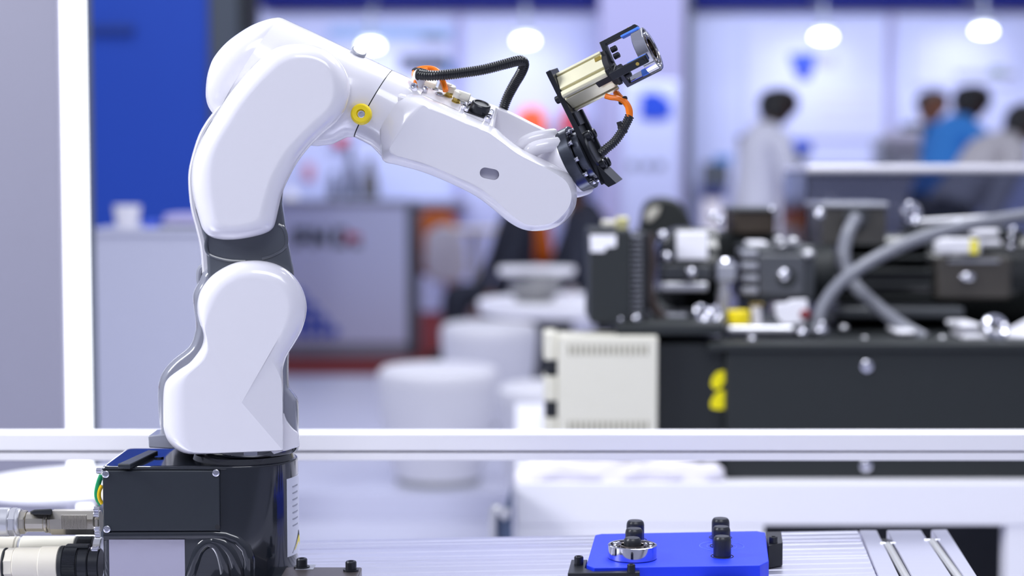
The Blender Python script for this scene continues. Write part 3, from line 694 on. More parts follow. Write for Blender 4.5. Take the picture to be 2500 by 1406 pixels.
# ------------------------------------------------------------------ connectors at the left of the base
def lx(segs, cy, Y, parent, S=.1394, ox=0):
    """segs: (zx0, zx1, r px, name, mat, sides)"""
    for (a, b_, r, nm, m, n) in segs:
        x0 = ox + a * S; x1 = ox + b_ * S
        p0 = P(x0, cy, Y); p1 = P(x1, cy, Y); p1.z = p0.z; L = (p1 - p0).length; R = r * (2.15 + Y) / F; c = min(.0012, L * .25)
        MB().lathe([(0, R - c), (c, R), (L - c, R), (L, R - c)], p0, p1 - p0, n, rot=math.pi / 8 if n == 8 else (math.pi / 6 if n == 6 else 0)).build(nm, m, parent, angle=25)
def knurl(a, b_, r, cy, Y, parent, m, nt=60):
    p0 = P(a * .1394, cy, Y); p1 = P(b_ * .1394, cy, Y); p1.z = p0.z; R = r * (2.15 + Y) / F; n = nt * 2
    fr = ring_frame(p1 - p0); rings = []
    for t in (0, 1):
        c = p0.lerp(p1, t)
        rings.append([c + (fr[1] * math.cos(2 * math.pi * k / n) + fr[2] * math.sin(2 * math.pi * k / n)) * (R * (1 if k % 2 else .965)) for k in range(n)])
    MB().loft(rings).build('knurled_ring', m, parent, angle=20)
M_sil = mat('silver_nut', rgb(205, 205, 210), .3, metal=.7, noise=.04)
c1 = thing('cable_connector', 'nickel plug connector, uppermost of the three at the base', 'connector', P(130, 1300, -.03), 'cable connectors')
lx([(-260, 190, 36, 'cable_nut', M_sil, 40), (185, 300, 36, 'hex_nut', M_sil, 8), (300, 372, 34, 'collar', M_sil, 32), (358, 470, 30, 'collar_block', M_nickel, 8), (465, 800, 24.5, 'neck', M_nickel, 12), (790, 862, 27, 'flange', M_nickel, 24), (866, 915, 28, 'flange', M_nickel, 8), (910, 1690, 32, 'shell', M_nickel, 8), (1685, 1772, 29, 'end_cap', M_nickel, 8)], 1274, -.03, c1)
pa = P(150, 1274, -.061); pb = P(210, 1274, -.061)
for k in range(22):
    x = pa.x + (pb.x - pa.x) * k / 21
    MB().box(x - .0004, x + .0004, -.0618, -.058, pa.z - .0085, pa.z + .008).build('grip_rib', M_nickel, c1, wn=False)
b = MB(); b.loft([[P(x, y, Y) for x, y in ((72, 1249), (84, 1244), (127, 1242), (128, 1255), (120, 1257), (80, 1256))] for Y in (-.058, -.01)]); b.build('latch_lever', M_blk if 0 else m_blk, c1, bevel=.0015)
for x, y in ((241, 1243), (241, 1256), (243, 1291), (244, 1299), (245, 1306)):
    screw(MB(), P(x, y, -.045), (-1, 0, 0), .0035, .006, False).build('gland_screw', M_chrome, c1)
c2 = thing('cable_connector', 'white cream plug connector half hidden behind the front one', 'connector', P(120, 1345, .03), 'cable connectors')
lx([(-260, 330, 33, 'cable_nut', M_beige, 40), (260, 345, 33, 'seam_ring', M_cream, 40), (335, 400, 31, 'taper_ring', M_sil, 40), (385, 1340, 34, 'shell', M_cream, 40), (1330, 1400, 34, 'flange', m_blk, 40), (1620, 1660, 32, 'gap_ring', m_blk, 40), (1650, 1800, 31, 'end_cap', M_sil, 40)], 1342, .02, c2)
knurl(1395, 1625, 34, 1342, .02, c2, M_ablk)
c3 = thing('cable_connector', 'beige plug connector with black knurled ring, lowest and nearest', 'connector', P(120, 1420, -.045), 'cable connectors')
lx([(-260, 95, 39, 'cable_nut', M_beige, 40), (85, 125, 40.5, 'seam_ring', m_blk, 40), (118, 280, 41, 'hex_nut', M_beige, 8), (270, 740, 41, 'shell', M_beige, 40), (725, 1065, 44, 'collar', M_beige, 40), (1060, 1150, 45.5, 'flange', m_blk, 40), (1370, 1400, 40, 'gap_ring', m_blk, 40), (1390, 1580, 42, 'black_sleeve', M_ablk, 40), (1575, 1770, 39, 'end_cap', M_ablk, 40)], 1377, -.045, c3)
knurl(1150, 1375, 45, 1377, -.045, c3, M_ablk, 70)
b = MB(); b.obox(P(190, 1333, -.045), (.014, 0, 0), (0, .006, 0), (0, 0, .002)); b.build('key_tab', m_blk, c3, bevel=.001)
screw(MB(), P(240, 1341, -.05), (-1, 0, 0), .004, .008, False).build('gland_screw', M_chrome, c3)
for cc, cy_, Y_, r_, m_ in ((c1, 1274, -.03, 22, m_blk), (c2, 1342, .02, 20, m_blk), (c3, 1377, -.045, 26, m_blk)):
    p0 = P(-34, cy_, Y_); R_c = r_ * (2.15 + Y_) / F
    MB().tube(spline([p0, p0 + Vector((-.1, 0, .001)), p0 + Vector((-.3, .01, .004)), p0 + Vector((-.55, .02, .008))], 6, False), R_c, 16).build('cable', m_, cc)
gw = thing('ground_wire', 'green and yellow ground wire bulging from the left of the black base', 'wire', P(240, 1230, -.03))
MB().tube(spline([P(x, y, -.035) for x, y in ((248, 1160), (243, 1172), (238, 1190), (236, 1206), (239, 1220), (248, 1232))], 5, False), .0032, 10).build('green_strand', mat('green_wire', rgb(20, 150, 95), .35), gw)
MB().tube(spline([P(x, y, -.038) for x, y in ((249, 1185), (244, 1196), (242, 1208), (244, 1220), (250, 1230))], 5, False), .0024, 10).build('yellow_strand', mat('yellow_wire', rgb(235, 190, 10), .35), gw)
screw(MB(), P(248, 1149, -.05), (-1, 0, 0), .0038, .006, False).build('earth_screw', M_chrome, gw)

# ------------------------------------------------------------------ blue fixture block on the table
ZBL = ZT + .034
blk = thing('fixture_block', 'bright blue plastic fixture block with six black pegs', 'block', PZ(1650, 1340, ZT))
def bp_(x, y): return PZ(x, y, ZBL)
c_ = [(1432, 1379), (1450, 1386), (1855, 1380), (1877, 1370), (1868, 1300), (1848, 1296), (1468, 1303), (1453, 1306)]
pts = [bp_(*q) for q in c_]
b = MB(); b.prism([Vector((p.x, p.y, ZT + .0015)) for p in pts], (0, 0, ZBL - ZT - .0015)); b.build('block_body', M_blue, blk, bevel=.0008)
def peg(x, y, r=11.5, h=.0245, par=blk):
    p = bp_(x, y); R = r * (p.y + 2.15) / F
    MB().lathe([(0, R), (h * .78, R), (h * .92, R * .93), (h, R * .78)], p, (0, 0, 1), 28).build('peg', mat('peg_black', rgb(38, 40, 46), .33, noise=.15, scale=50), par, angle=30)
    MB().torus(p + Vector((0, 0, .0002)), (0, 0, 1), R * 1.25, .0006, 28, 5).build('peg_seat', m_blk, par)
    return p
pegs = {}
for i, (x, y) in enumerate(((1551, 1318), (1548, 1338), (1544, 1362), (1759, 1312), (1761, 1333), (1763, 1358))): pegs[i] = peg(x, y, 22 if i in (0, 3) else 22)
mh = mat('scratch_blue', rgb(96, 120, 246), .5)
for x, y, r in ((1762, 1333, .027), (1762, 1334, .018)):
    MB().torus(bp_(x, y) + Vector((0, 0, .00005)), (0, 0, 1), r, .00045, 40, 5).build('scribed_ring', mh, blk)
# bearing on the near left peg
pb3 = pegs[2]
bearing('ball_bearing', 'steel ball bearing lying round a black peg on the blue block', pb3 + Vector((0, 0, .0085)), (0, 0, 1), 60.5 * (pb3.y + 2.15) / F, .0165)
# clamps
def clamp(lab, poly, z1, bolts, name='clamp_bracket'):
    pp = [PZ(x, y, z1) for x, y in poly]
    t = thing(name, lab, 'bracket', Vector((sum(p.x for p in pp) / len(pp), sum(p.y for p in pp) / len(pp), ZT)), 'clamp brackets')
    MB().prism([Vector((p.x, p.y, ZT + .0015)) for p in pp], (0, 0, z1 - ZT - .0015)).build('bracket_body', M_ablk, t, bevel=.0007)
    for x, y, r, h in bolts:
        p = PZ(x, y, z1); screw(MB(), p, (0, 0, 1), r, h).build('bolt', M_ablk, t)
    return t
clamp('black clamp bracket at the front left corner of the blue block', [(1386, 1399), (1562, 1397), (1562, 1391.5), (1448, 1394), (1428, 1386), (1434, 1366), (1395, 1366)], ZBL - .0032, [(1413, 1378, .0055, .010), (1541, 1396, .0048, .009)])
clamp('black clamp bracket at the back right of the blue block', [(1876, 1332), (1911, 1325), (1907, 1297), (1869, 1298)], ZT + .03, [(1888, 1325, .0055, .008)])
pq = PZ(1766, 1403, ZT + .018)
bearing('ball_bearing', 'steel ball bearing cut off by the bottom edge, right of centre', Vector((pq.x, pq.y - .029, ZT + .0088)), (0, 0, 1), .029, .0165)

#BACKGROUND#
# ------------------------------------------------------------------ white bench at the right
def pb(px0, py0, px1, py1, Y0, Y1, mb=None):
    a = P(px0, py0, Y0); b = P(px1, py1, Y0); mb = mb or MB()
    return mb.box(min(a.x, b.x), max(a.x, b.x), Y0, Y1, min(a.z, b.z), max(a.z, b.z))
def px2m(n, Y): return n * (2.15 + Y) / F
ZBE = P(1500, 1178, 1.3).z
ben = thing('display_bench', 'white display bench with a deep apron holding up the dark machine', 'bench', (P(1900, 1200, 1.3).x, 1.5, -.1))
xa_, xb_ = P(1260, 1200, 1.3).x, 1.75
MB().box(xa_, xb_, 1.3, 2.5, P(1500, 1283, 1.3).z, ZBE).build('apron', M_wht, ben, bevel=.003)
MB().box(xa_, P(1866, 1300, 1.3).x, 1.301, 1.8, -.1, P(1500, 1283, 1.3).z).build('cabinet', M_wht, ben, bevel=.002)
MB().box(P(2462, 1300, 1.3).x, P(2600, 1300, 1.3).x, 1.305, 1.36, -.1, P(1500, 1283, 1.3).z).build('leg', M_wht, ben, bevel=.002)
MB().box(P(1866, 1300, 1.3).x, 1.75, 1.55, 1.6, -.1, P(1500, 1283, 1.3).z).build('back_panel', m_blk, ben)
# dark cart seen left of the bench
ct = thing('trolley', 'dark blue-grey trolley with a silver handle, left end of the white bench', 'trolley', (P(1225, 1300, 1.25).x, 1.27, -.1))
m_cart = mat('cart_blue_grey', rgb(70, 84, 112), .5)
MB().loft([[P(x, y, Y) for x, y in ((1196, 1420), (1198, 1240), (1212, 1226), (1228, 1252), (1248, 1190), (1250, 1190), (1250, 1420))] for Y in (1.21, 1.34)]).build('body', m_cart, ct, bevel=.004)
MB().tube(spline([P(x, y, 1.205) for x, y in ((1203, 1330), (1204, 1260), (1214, 1240), (1232, 1262), (1238, 1240))], 4, False), .008, 8).build('handle', M_sil, ct)
# folded cloth
cl = MB(); rings = []
nx = 26
for i in range(nx + 1):
    f_ = i / nx; x = 1256 + (1768 - 1256) * f_
    top = 1126 + (26 * max(0, 1 - f_ / .08)) + (20 * max(0, (f_ - .95) / .05)) + 3 * math.sin(f_ * 23) + 2 * math.sin(f_ * 51)
    zt2 = P(x, top, 1.315).z; xx = P(x, 1150, 1.315).x; z0 = ZBE + .001
    rings.append([(xx, 1.308 - .005 * math.sin(f_ * 17), z0), (xx, 1.306 + .004 * math.sin(f_ * 31), z0 + (zt2 - z0) * .35), (xx, 1.311 + .003 * math.sin(f_ * 40), z0 + (zt2 - z0) * .8), (xx, 1.316, zt2), (xx, 1.321 + .01 * math.sin(f_ * 9), zt2 + .004 * math.sin(f_ * 12)), (xx, 1.327, z0 + .01), (xx, 1.328, z0)])
cl.loft(rings)
tag(cl.build('folded_cloth', mat('white_cloth', rgb(240, 236, 246), .85, bump=.4, scale=30), angle=80), 'rumpled white cloth lying along the bench in front of the machine', 'cloth')

# ------------------------------------------------------------------ dark machine on the bench
m_mdark = mat('machine_dark', rgb(27, 32, 34), .6, noise=.1, scale=6)
m_mdark2 = mat('machine_dark_panel', rgb(22, 27, 30), .55, noise=.1, scale=6)
m_mgrey = mat('machine_grey', rgb(66, 69, 74), .42, noise=.1, scale=10)
m_mot = mat('motor_black', rgb(20, 23, 22), .22, coat=.4, noise=.1)
YM = 1.345
hp = thing('hydraulic_unit', 'large dark hydraulic machine with motors and fittings on the white bench', 'machine', (P(2050, 1160, YM).x, 1.7, ZBE))
zm = P(2000, 838, YM).z
MB().box(P(1600, 838, YM + .03).x, P(1774, 838, YM + .03).x, YM + .03, 2.1, ZBE + .0005, zm).build('tank_panel', m_mdark2, hp, bevel=.006)
a = P(1774, 838, YM); MB().box(a.x, 1.7, YM, 2.1, ZBE + .0005, zm).build('tank', m_mdark, hp, bevel=.004)
pb(1730, 838, 2560, 858, YM - .012, 2.1).build('top_plate', m_mdark, hp, bevel=.003)
pb(1505, 790, 1770, 818, YM - .005, 2.0).build('base_plate', m_mdark, hp, bevel=.004)
for x, y in ((2115, 893), (2113, 1136)):
    p = P(x, y, YM); MB().lathe([(0, .013), (.006, .012), (.009, .006)], p, (0, -1, 0), 20).build('panel_bolt', M_chrome, hp)
for k in range(7):
    p = P(2080, 990 + k * 2, YM)
# yellow caution marks
for q in ([(1740, 946), (1735, 938), (1740, 920), (1752, 907), (1768, 904), (1773, 915), (1770, 932), (1758, 948), (1746, 951)], [(1736, 996), (1734, 984), (1742, 966), (1757, 953), (1768, 953), (1773, 965), (1773, 998), (1752, 1000)]):
    MB().loft([[P(x, y, Y) for x, y in q] for Y in (YM + .0275, YM + .0295)]).build('caution_mark', mat('caution_yellow', rgb(255, 240, 0), .7, noise=.0), hp, label='bright yellow mark')
# heat sink block
hs = pb(1441, 562, 1540, 788, 1.36, 1.6).build('cooler', m_mdark, hp, bevel=.004)
for k in range(17):
    y = 575 + k * 12.6
    pb(1538, y, 1568, y + 6.5, 1.37, 1.6).build('fin', mat('fin_grey', rgb(112, 114, 122), .4), hs, bevel=.001, bseg=1)
pb(1560, 570, 1582, 788, 1.4, 1.6).build('cooler_side', m_blk, hs)
MB().loft([[P(x, y, Y) for x, y in ((1440, 573), (1504, 573), (1504, 602), (1480, 604), (1476, 615), (1442, 615))] for Y in (1.3585, 1.361)]).build('white_label', M_wht, hs)
for x, y in ((1515, 780), (1553, 778)):
    MB().ell(P(x, y, 1.365), .008, .006, .008).build('cooler_foot_bolt', M_chrome, hs)
b = pb(1505, 530, 1535, 562, 1.45, 1.5); b.build('port_cap', mat('pale_brass', rgb(210, 205, 150), .35, metal=.6), hp, bevel=.004)
pb(1470, 538, 1506, 552, 1.46, 1.5).build('port_pipe', M_cream, hp, bevel=.004)
# round motor left
def hcyl(x0, x1, yc, r, Y, nm, m, prof=None, par=hp, n=40):
    p0 = P(x0, yc, Y); p1 = P(x1, yc, Y); p1.z = p0.z; L = p1.x - p0.x; R = px2m(r, Y)
    pr = [(L * t, R * q) for t, q in (prof or [(0, .96), (.02, 1), (.98, 1), (1, .96)])]
    return MB().lathe(pr, p0, (1, 0, 0), n).build(nm, m, par)
hcyl(1598, 1745, 655, 100, 1.62, 'motor_end', m_mot, [(0, .3), (.02, .6), (.1, .82), (.22, .95), (.35, 1), (.96, 1), (1, .98)])
pb(1652, 566, 1728, 634, 1.487, 1.50).build('motor_plate', M_wht, hp, bevel=.003)
pb(1612, 690, 1728, 712, 1.50, 1.56).build('motor_bar', M_sil, hp, bevel=.004)
pb(1612, 648, 1735, 684, 1.505, 1.56).build('motor_strip', m_mgrey, hp, bevel=.004)
for x, y, r in ((1627, 628, 13), (1618, 575, 12), (1687, 667, 14)):
    MB().ell(P(x, y, 1.495), px2m(r, 1.5), .012, px2m(r, 1.5)).build('motor_bolt', M_chrome, hp)
MB().tube(spline([P(x, y, 1.5) for x, y in ((1582, 570), (1590, 640), (1584, 700), (1596, 750), (1625, 785))], 4, False), .011, 10).build('wire_loop', mat('dull_copper', rgb(70, 58, 56), .5), hp)
pb(1580, 765, 1680, 800, 1.5, 1.6).build('terminal_tray', M_lgrey, hp, bevel=.006)
# upper middle boxes
pb(1722, 568, 1905, 650, 1.70, 1.9).build('valve_body', m_mdark, hp, bevel=.006)
pb(1788, 512, 1892, 572, 1.66, 1.8).build('valve_box', mat('brown_black', rgb(58, 48, 38), .4), hp, bevel=.006)
pb(1784, 506, 1896, 517, 1.65, 1.81).build('valve_box_lid', m_mgrey, hp, bevel=.003)
for x, y, r in ((1741, 527, 12), (1757, 541, 11), (1884, 511, 8)):
    MB().ell(P(x, y, 1.64), px2m(r, 1.64), .012, px2m(r, 1.64)).build('lifting_knob', M_chrome, hp)
pb(1818, 600, 1990, 738, 1.52, 1.75).build('pump_block', m_mgrey, hp, bevel=.008)
pb(1850, 620, 1965, 722, 1.505, 1.6).build('pump_face', mat('pump_face', rgb(74, 76, 82), .4), hp, bevel=.006)
for k in range(4): pb(1812, 612 + k * 30, 1850, 628 + k * 30, 1.50, 1.6).build('pump_flange', M_lgrey, hp, bevel=.003)
hcyl(1960, 2030, 668, 70, 1.66, 'coupling', m_mdark)
MB().ell(P(1913, 670, 1.5), .014, .014, .014).build('pump_bolt', M_chrome, hp)
MB().lathe([(0, .02), (.005, .02)], P(1920, 678, 1.505), (0, -1, 0), 24).build('pump_washer', m_mdark, hp)
pb(1828, 590, 1874, 603, 1.53, 1.6).build('pump_cap', M_wht, hp, bevel=.004)
for x, y, w in ((1902, 585, 14), (1908, 600, 12), (1935, 588, 16), (1972, 620, 18)):
    MB().ell(P(x, y, 1.52), px2m(w, 1.5), .015, px2m(w * .6, 1.5)).build('fitting', M_sil, hp)
# gauge on a stem
MB().lathe([(0, px2m(30, 1.5)), (.02, px2m(31, 1.5)), (.024, px2m(25, 1.5)), (.018, px2m(24, 1.5)), (.018, 0)], P(1766, 660, 1.53), (.35, -1, 0), 32).build('gauge', M_chrome, hp)
pb(1752, 645, 1796, 688, 1.475, 1.5).build('gauge_block', M_lgrey, hp, bevel=.004)
for (y0, y1, r) in ((686, 715, 13), (712, 730, 17), (728, 790, 12)):
    a = P(1766, y0, 1.5); c = P(1766, y1, 1.5); c.x = a.x; c.y = a.y; MB().cyl(a, c, px2m(r, 1.5), 16).build('gauge_stem', M_sil, hp)
a = P(1802, 757, 1.46); c = P(1802, 792, 1.46); c.y = a.y; MB().cyl(a, c, px2m(28, 1.46), 28, ch=.003).build('yellow_cap', mat('yellow_cap', rgb(250, 225, 15), .4), hp, label='bright yellow cap')
a = P(1846, 742, 1.47); c = P(1846, 800, 1.47); c.y = a.y; MB().cyl(a, c, px2m(13, 1.46), 20, ch=.002).build('white_pin', M_white, hp)
a = P(1846, 738, 1.47); c = P(1846, 746, 1.47); c.y = a.y; MB().cyl(a, c, px2m(18, 1.46), 20).build('brass_collar', M_brass, hp)
pb(1776, 796, 1940, 816, 1.43, 1.5).build('manifold_bar', M_sil, hp, bevel=.006)
for x, y, r in ((1712, 764, 22), (1746, 766, 20)):
    MB().torus(P(x, y, 1.44), (.3, -1, .2), px2m(r - 7, 1.44), px2m(8, 1.44)).build('ring_nut', M_chrome, hp)
for x, y, r in ((1718, 786, 15), (1747, 792, 14), (1755, 806, 13), (1744, 820, 15), (1752, 780, 13), (1958, 813, 14), (1835, 830, 12)):
    MB().ell(P(x, y, 1.425), px2m(r, 1.42), .014, px2m(r, 1.42)).build('pipe_knob', M_chrome, hp)
MB().loft([[P(x, y, Y) for x, y in ((1890, 742), (1924, 738), (1926, 732), (1970, 730), (1974, 770), (1965, 790), (1912, 792), (1896, 775))] for Y in (1.44, 1.5)]).build('white_valve', M_wht, hp, bevel=.006)
MB().ell(P(1966, 768, 1.44), .012, .01, .011).build('valve_knob', mat('dark_red', rgb(120, 30, 40), .5), hp)
for y, r in ((791, 9), (808, 16)): MB().ell(P(2006, y, 1.42), px2m(r, 1.42), .012, px2m(r, 1.42)).build('bleed_screw', M_chrome, hp)
# terminal box + big motor
pb(2010, 503, 2164, 600, 1.66, 1.85).build('terminal_box', mat('terminal_dark', rgb(70, 68, 66), .4), hp, bevel=.006)
pb(2004, 494, 2170, 507, 1.65, 1.86).build('terminal_lid', M_lgrey, hp, bevel=.004)
MB().lathe([(0, .026), (.012, .026), (.016, .018)], P(2088, 530, 1.66), (0, -1, -.2), 20).build('cable_gland', m_mgrey, hp)
MB().ell(P(2000, 525, 1.62), px2m(14, 1.6), .012, px2m(16, 1.6)).build('lifting_knob', M_chrome, hp)
hcyl(2030, 2620, 685, 116, 1.78, 'motor', m_mot, [(0, .8), (.01, .9), (.03, 1), (1, 1)], n=48)
for k in range(5): pb(2040, 592 + k * 33, 2280, 600 + k * 33, 1.655 - (2 - abs(k - 2)) * .006, 1.74).build('motor_rib', m_mdark, hp, bevel=.003)
pb(2288, 628, 2470, 732, 1.645, 1.76).build('motor_nameplate', mat('nameplate', rgb(70, 66, 62), .4), hp, bevel=.008)
pb(2316, 634, 2440, 641, 1.640, 1.65).build('plate_line', M_lgrey, hp)
MB().ell(P(2361, 677, 1.64), px2m(21, 1.64), .012, px2m(14, 1.64)).build('nameplate_bolt', M_chrome, hp)
pb(2287, 582, 2396, 620, 1.625, 1.66).build('motor_sticker', M_wht, hp, bevel=.006, label='white and yellow sticker')
pb(2370, 584, 2387, 619, 1.622, 1.63).build('yellow_band', mat('caution_yellow', rgb(255, 240, 0), .7, noise=.0), hp)
pb(2394, 586, 2446, 598, 1.64, 1.66).build('white_strip', M_wht, hp, bevel=.004)
pb(2372, 560, 2440, 574, 1.66, 1.68).build('white_strip', M_wht, hp, bevel=.004)
for x, y in ((2470, 580), (2468, 602), (2474, 560)): MB().ell(P(x, y, 1.63), px2m(10, 1.6), .008, px2m(7, 1.6)).build('motor_bolt', M_chrome, hp)
MB().torus(P(2225, 520, 1.66), (.5, -1, .1), px2m(20, 1.66), px2m(9, 1.66)).build('eye_bolt', M_chrome, hp)
MB().cyl(P(2225, 530, 1.66), P(2225, 575, 1.7), .012, 12).build('eye_stem', M_chrome, hp)
MB().tube([P(2235, 542, 1.68), P(2520, 525, 1.68)], px2m(7, 1.68), 12).build('tie_rod', M_sil, hp)
MB().ell(P(2340, 544, 1.66), px2m(11, 1.66), .01, px2m(8, 1.66)).build('rod_nut', M_chrome, hp)
pb(2240, 560, 2500, 580, 1.72, 1.9).build('motor_rail', m_mdark, hp, bevel=.004)
MB().torus(P(2430, 800, 1.44), (.3, -1, .5), px2m(25, 1.44), px2m(10, 1.44)).build('eye_bolt', M_chrome, hp)
MB().ell(P(2430, 828, 1.44), px2m(16, 1.44), .015, px2m(12, 1.44)).build('eye_base', M_chrome, hp)
for (x0, y0, x1, y1) in ((2350, 815, 2400, 838), (2338, 790, 2395, 804), (2450, 815, 2560, 838), (2380, 822, 2425, 838), (2190, 806, 2235, 818)):
    pb(x0, y0, x1, y1, 1.445, 1.55).build('pale_fitting', M_wht, hp, bevel=.006)
MB().loft([[P(x, y, Y) for x, y in ((2450, 810), (2540, 760), (2540, 812))] for Y in (1.5, 1.6)]).build('pale_flap', M_wht, hp, bevel=.003)
pb(2045, 750, 2355, 778, 1.60, 1.9).build('motor_foot', m_mgrey, hp, bevel=.006)
for x, y in ((2110, 828), (2300, 826), (2060, 800), (2330, 792)): MB().ell(P(x, y, 1.45), px2m(11, 1.4), .01, px2m(8, 1.4)).build('foot_bolt', M_sil, hp)
m_cab = mat('cable_grey', rgb(120, 122, 132), .35, noise=.05)
for i, (nm_, pts_, r) in enumerate((('steep', [(2090, 532, 1.63), (2072, 565, 1.60), (2060, 612, 1.58), (2066, 655, 1.57), (2090, 700, 1.55), (2150, 755, 1.52), (2210, 800, 1.50), (2260, 828, 1.47)], 17),
                               ('sweeping', [(1994, 812, 1.45), (2002, 765, 1.46), (2030, 715, 1.47), (2075, 672, 1.48), (2140, 630, 1.50), (2230, 588, 1.53), (2340, 555, 1.56), (2440, 536, 1.58), (2560, 518, 1.6)], 16))):
    c = thing('cable', ('grey cable dropping from the terminal box of the dark machine' if i == 0 else 'long grey cable curving across the big motor to the right edge'), 'cable', P(*pts_[0]), 'grey machine cables')
    MB().tube(spline([P(*q) for q in pts_], 8, False), px2m(r, 1.5), 14).build('sheath', m_cab, c)
# cream power unit
pu = thing('power_unit', 'cream metal power unit with black side bands and vent slots, beside the dark machine', 'power unit', (P(1480, 1100, 1.33).x, 1.4, ZBE))
m_cr = mat('cream_enamel', rgb(222, 219, 204), .45, noise=.02)
a = P(1362, 822, 1.33); c = P(1604, 1160, 1.33)
MB().box(a.x, c.x, 1.33, 1.44, ZBE + .0005, a.z).build('case', m_cr, pu, bevel=.003)
MB().box(a.x + .002, c.x - .002, 1.333, 1.44, a.z, a.z + .0018).build('lid', m_cr, pu, bevel=.002)
a2 = P(1326, 805, 1.25)
for k, (y0, y1, m, nm) in enumerate(((812, 880, m_cr, 'side_block'), (880, 918, m_blk, 'black_band'), (918, 980, m_cr, 'side_block'), (980, 1020, m_blk, 'black_band'), (1020, 1144, m_cr, 'side_block'))):
    pb(1328 + (k % 2) * 3, y0, 1361, y1, 1.342, 1.435).build(nm, m, pu, bevel=.004)
m_vent = mat('vent_shadow', rgb(150, 146, 128), .6)
for yv in (842, 1028):
    for k in range(15):
        x = 1388 + k * 13.4
        pb(x, yv, x + 6, yv + 25, 1.3292, 1.3305).build('vent_slot', m_vent, pu, wn=False)
# acrylic cover behind the machine
m_acr = clear_mat('acrylic', (.66, .68, .74, 1), .3)
ac_ = thing('acrylic_cover', 'clear acrylic cover box with a bright top frame behind the dark machine', 'cover', (P(2230, 560, 2.15).x, 2.4, ZBE))
za, zb = P(2000, 424, 2.15).z, ZBE
xA, xB = P(1968, 420, 2.15).x, P(2700, 420, 2.15).x
for (x0, x1, y0, y1) in ((xA, xB, 2.15, 2.156), (xA, xA + .006, 2.157, 2.5), (xA, xB, 2.501, 2.507)):
    MB().box(x0, x1, y0, y1, zb + .001, za).build('panel', m_acr, ac_)
MB().box(xA, xB, 2.13, 2.52, za, za + px2m(22, 2.15)).build('top_frame', mat('frosted_edge', rgb(222, 220, 232), .12, coat=.5), ac_, bevel=.008)
# dark machine head behind
bag = thing('covered_machine', 'small black covered machine with a pale patch behind the cooler block', 'machine', (P(1635, 570, 2.25).x, 2.3, ZBE))
eb = [(1560, 600), (1562, 540), (1572, 498), (1598, 482), (1640, 484), (1668, 505), (1690, 545), (1706, 600)]
pillow(inset(eb, 8), 2.4, 2.15, 2.1, sub=4, steps=4).build('cover', mat('black_vinyl', rgb(24, 28, 28), .5, noise=.2), bag)
MB().loft([[P(x, y, Y) for x, y in ((1576, 525), (1590, 506), (1612, 504), (1606, 525), (1590, 540), (1578, 540))] for Y in (2.09, 2.11)]).build('pale_patch', mat('pale_patch', rgb(196, 192, 180), .5), bag, bevel=.004)
a = P(1560, 590, 2.2); MB().box(P(1575, 600, 2.2).x, P(1695, 600, 2.2).x, 2.2, 2.38, ZBE + .001, a.z).build('stand', m_blk, bag)

# ------------------------------------------------------------------ booth furniture
def stool(x, y_top, d, w, lab):
    Y = d - 2.15; c = P(x, y_top, Y); zt3 = c.z; R = px2m(w / 2, Y)
    t = thing('tub_stool', lab, 'stool', (c.x, Y, 0), 'white tub stools')
    MB().lathe([(.02, R * .70), (.06, R * .74), (zt3 * .3, R * .84), (zt3 * .6, R * .95), (zt3 * .86, R)], (c.x, Y, 0), (0, 0, 1), 48).build('body', m_stool, t)
    MB().lathe([(zt3 * .862, R * .995), (zt3 * .9, R), (zt3 * .96, R * .97), (zt3 * .99, R * .9), (zt3, R * .78), (zt3, 0)], (c.x, Y, 0), (0, 0, 1), 48).build('seat', m_stool, t)
    MB().lathe([(0, R * .69), (.02, R * .69)], (c.x, Y, 0), (0, 0, 1), 40).build('plinth', m_plinth, t)
m_stool = mat('stool_white', rgb(222, 221, 228), .5, noise=.03, scale=8); m_plinth = mat('stool_plinth', rgb(130, 132, 132), .5)
stool(1070, 893, 6.5, 300, 'large white tub stool nearest the robot, in front of its twin')
stool(1195, 787, 8.0, 240, 'white tub stool further back with a clean rim, under the white table edge')
stool(1372, 938, 5.9, 326, 'white tub stool half hidden behind the cream power unit')
# white cafe table with bowl and tray
Yt = 4.65
cz = P(1420, 732, Yt).z; cxx = P(1425, 740, Yt).x
tb = thing('cafe_table', 'round white cafe table holding a glass bowl and a white tray', 'table', (cxx, Yt, 0))
MB().lathe([(-.05, .385), (-.045, .405), (-.006, .412), (0, .405)], (cxx, Yt, cz), (0, 0, 1), 56).build('tabletop', M_wht, tb)
MB().lathe([(.02, .045), (cz - .05, .04)], (cxx, Yt, 0), (0, 0, 1), 20).build('pedestal', M_wht, tb)
MB().lathe([(0, .24), (.012, .23), (.02, .05)], (cxx, Yt, 0), (0, 0, 1), 40).build('base', M_wht, tb)
bx_ = P(1305, 720, Yt - .1).x
m_gl = clear_mat('bowl_glass', (.95, .96, .98, 1), .72)
bo = thing('glass_bowl', 'clear glass bowl of dark sweets standing on the round white table', 'bowl', (bx_, Yt - .1, cz))
MB().lathe([(0, .06), (.004, .07), (.045, .095), (.1, .108), (.101, .104), (.047, .09), (.008, .064)], (bx_, Yt - .1, cz + .0005), (0, 0, 1), 36).build('bowl_wall', m_gl, bo)
tag(MB().ell((bx_ + .012, Yt - .1, cz + .035), .06, .055, .028).build('sweets', mat('sweets_dark', rgb(90, 104, 104), .6, noise=.5, scale=60, bump=.8)), 'heap of dark green sweets inside the glass bowl', 'sweets', kind='stuff')
tr_ = thing('serving_tray', 'white oval tray laid over the rim of the glass bowl', 'tray', (bx_, Yt - .1, cz + .103))
b = MB(); ov = [Vector((bx_ + .008 + .148 * math.cos(t), Yt - .1 + .075 * math.sin(t), cz + .103)) for t in [2 * math.pi * i / 40 for i in range(40)]]
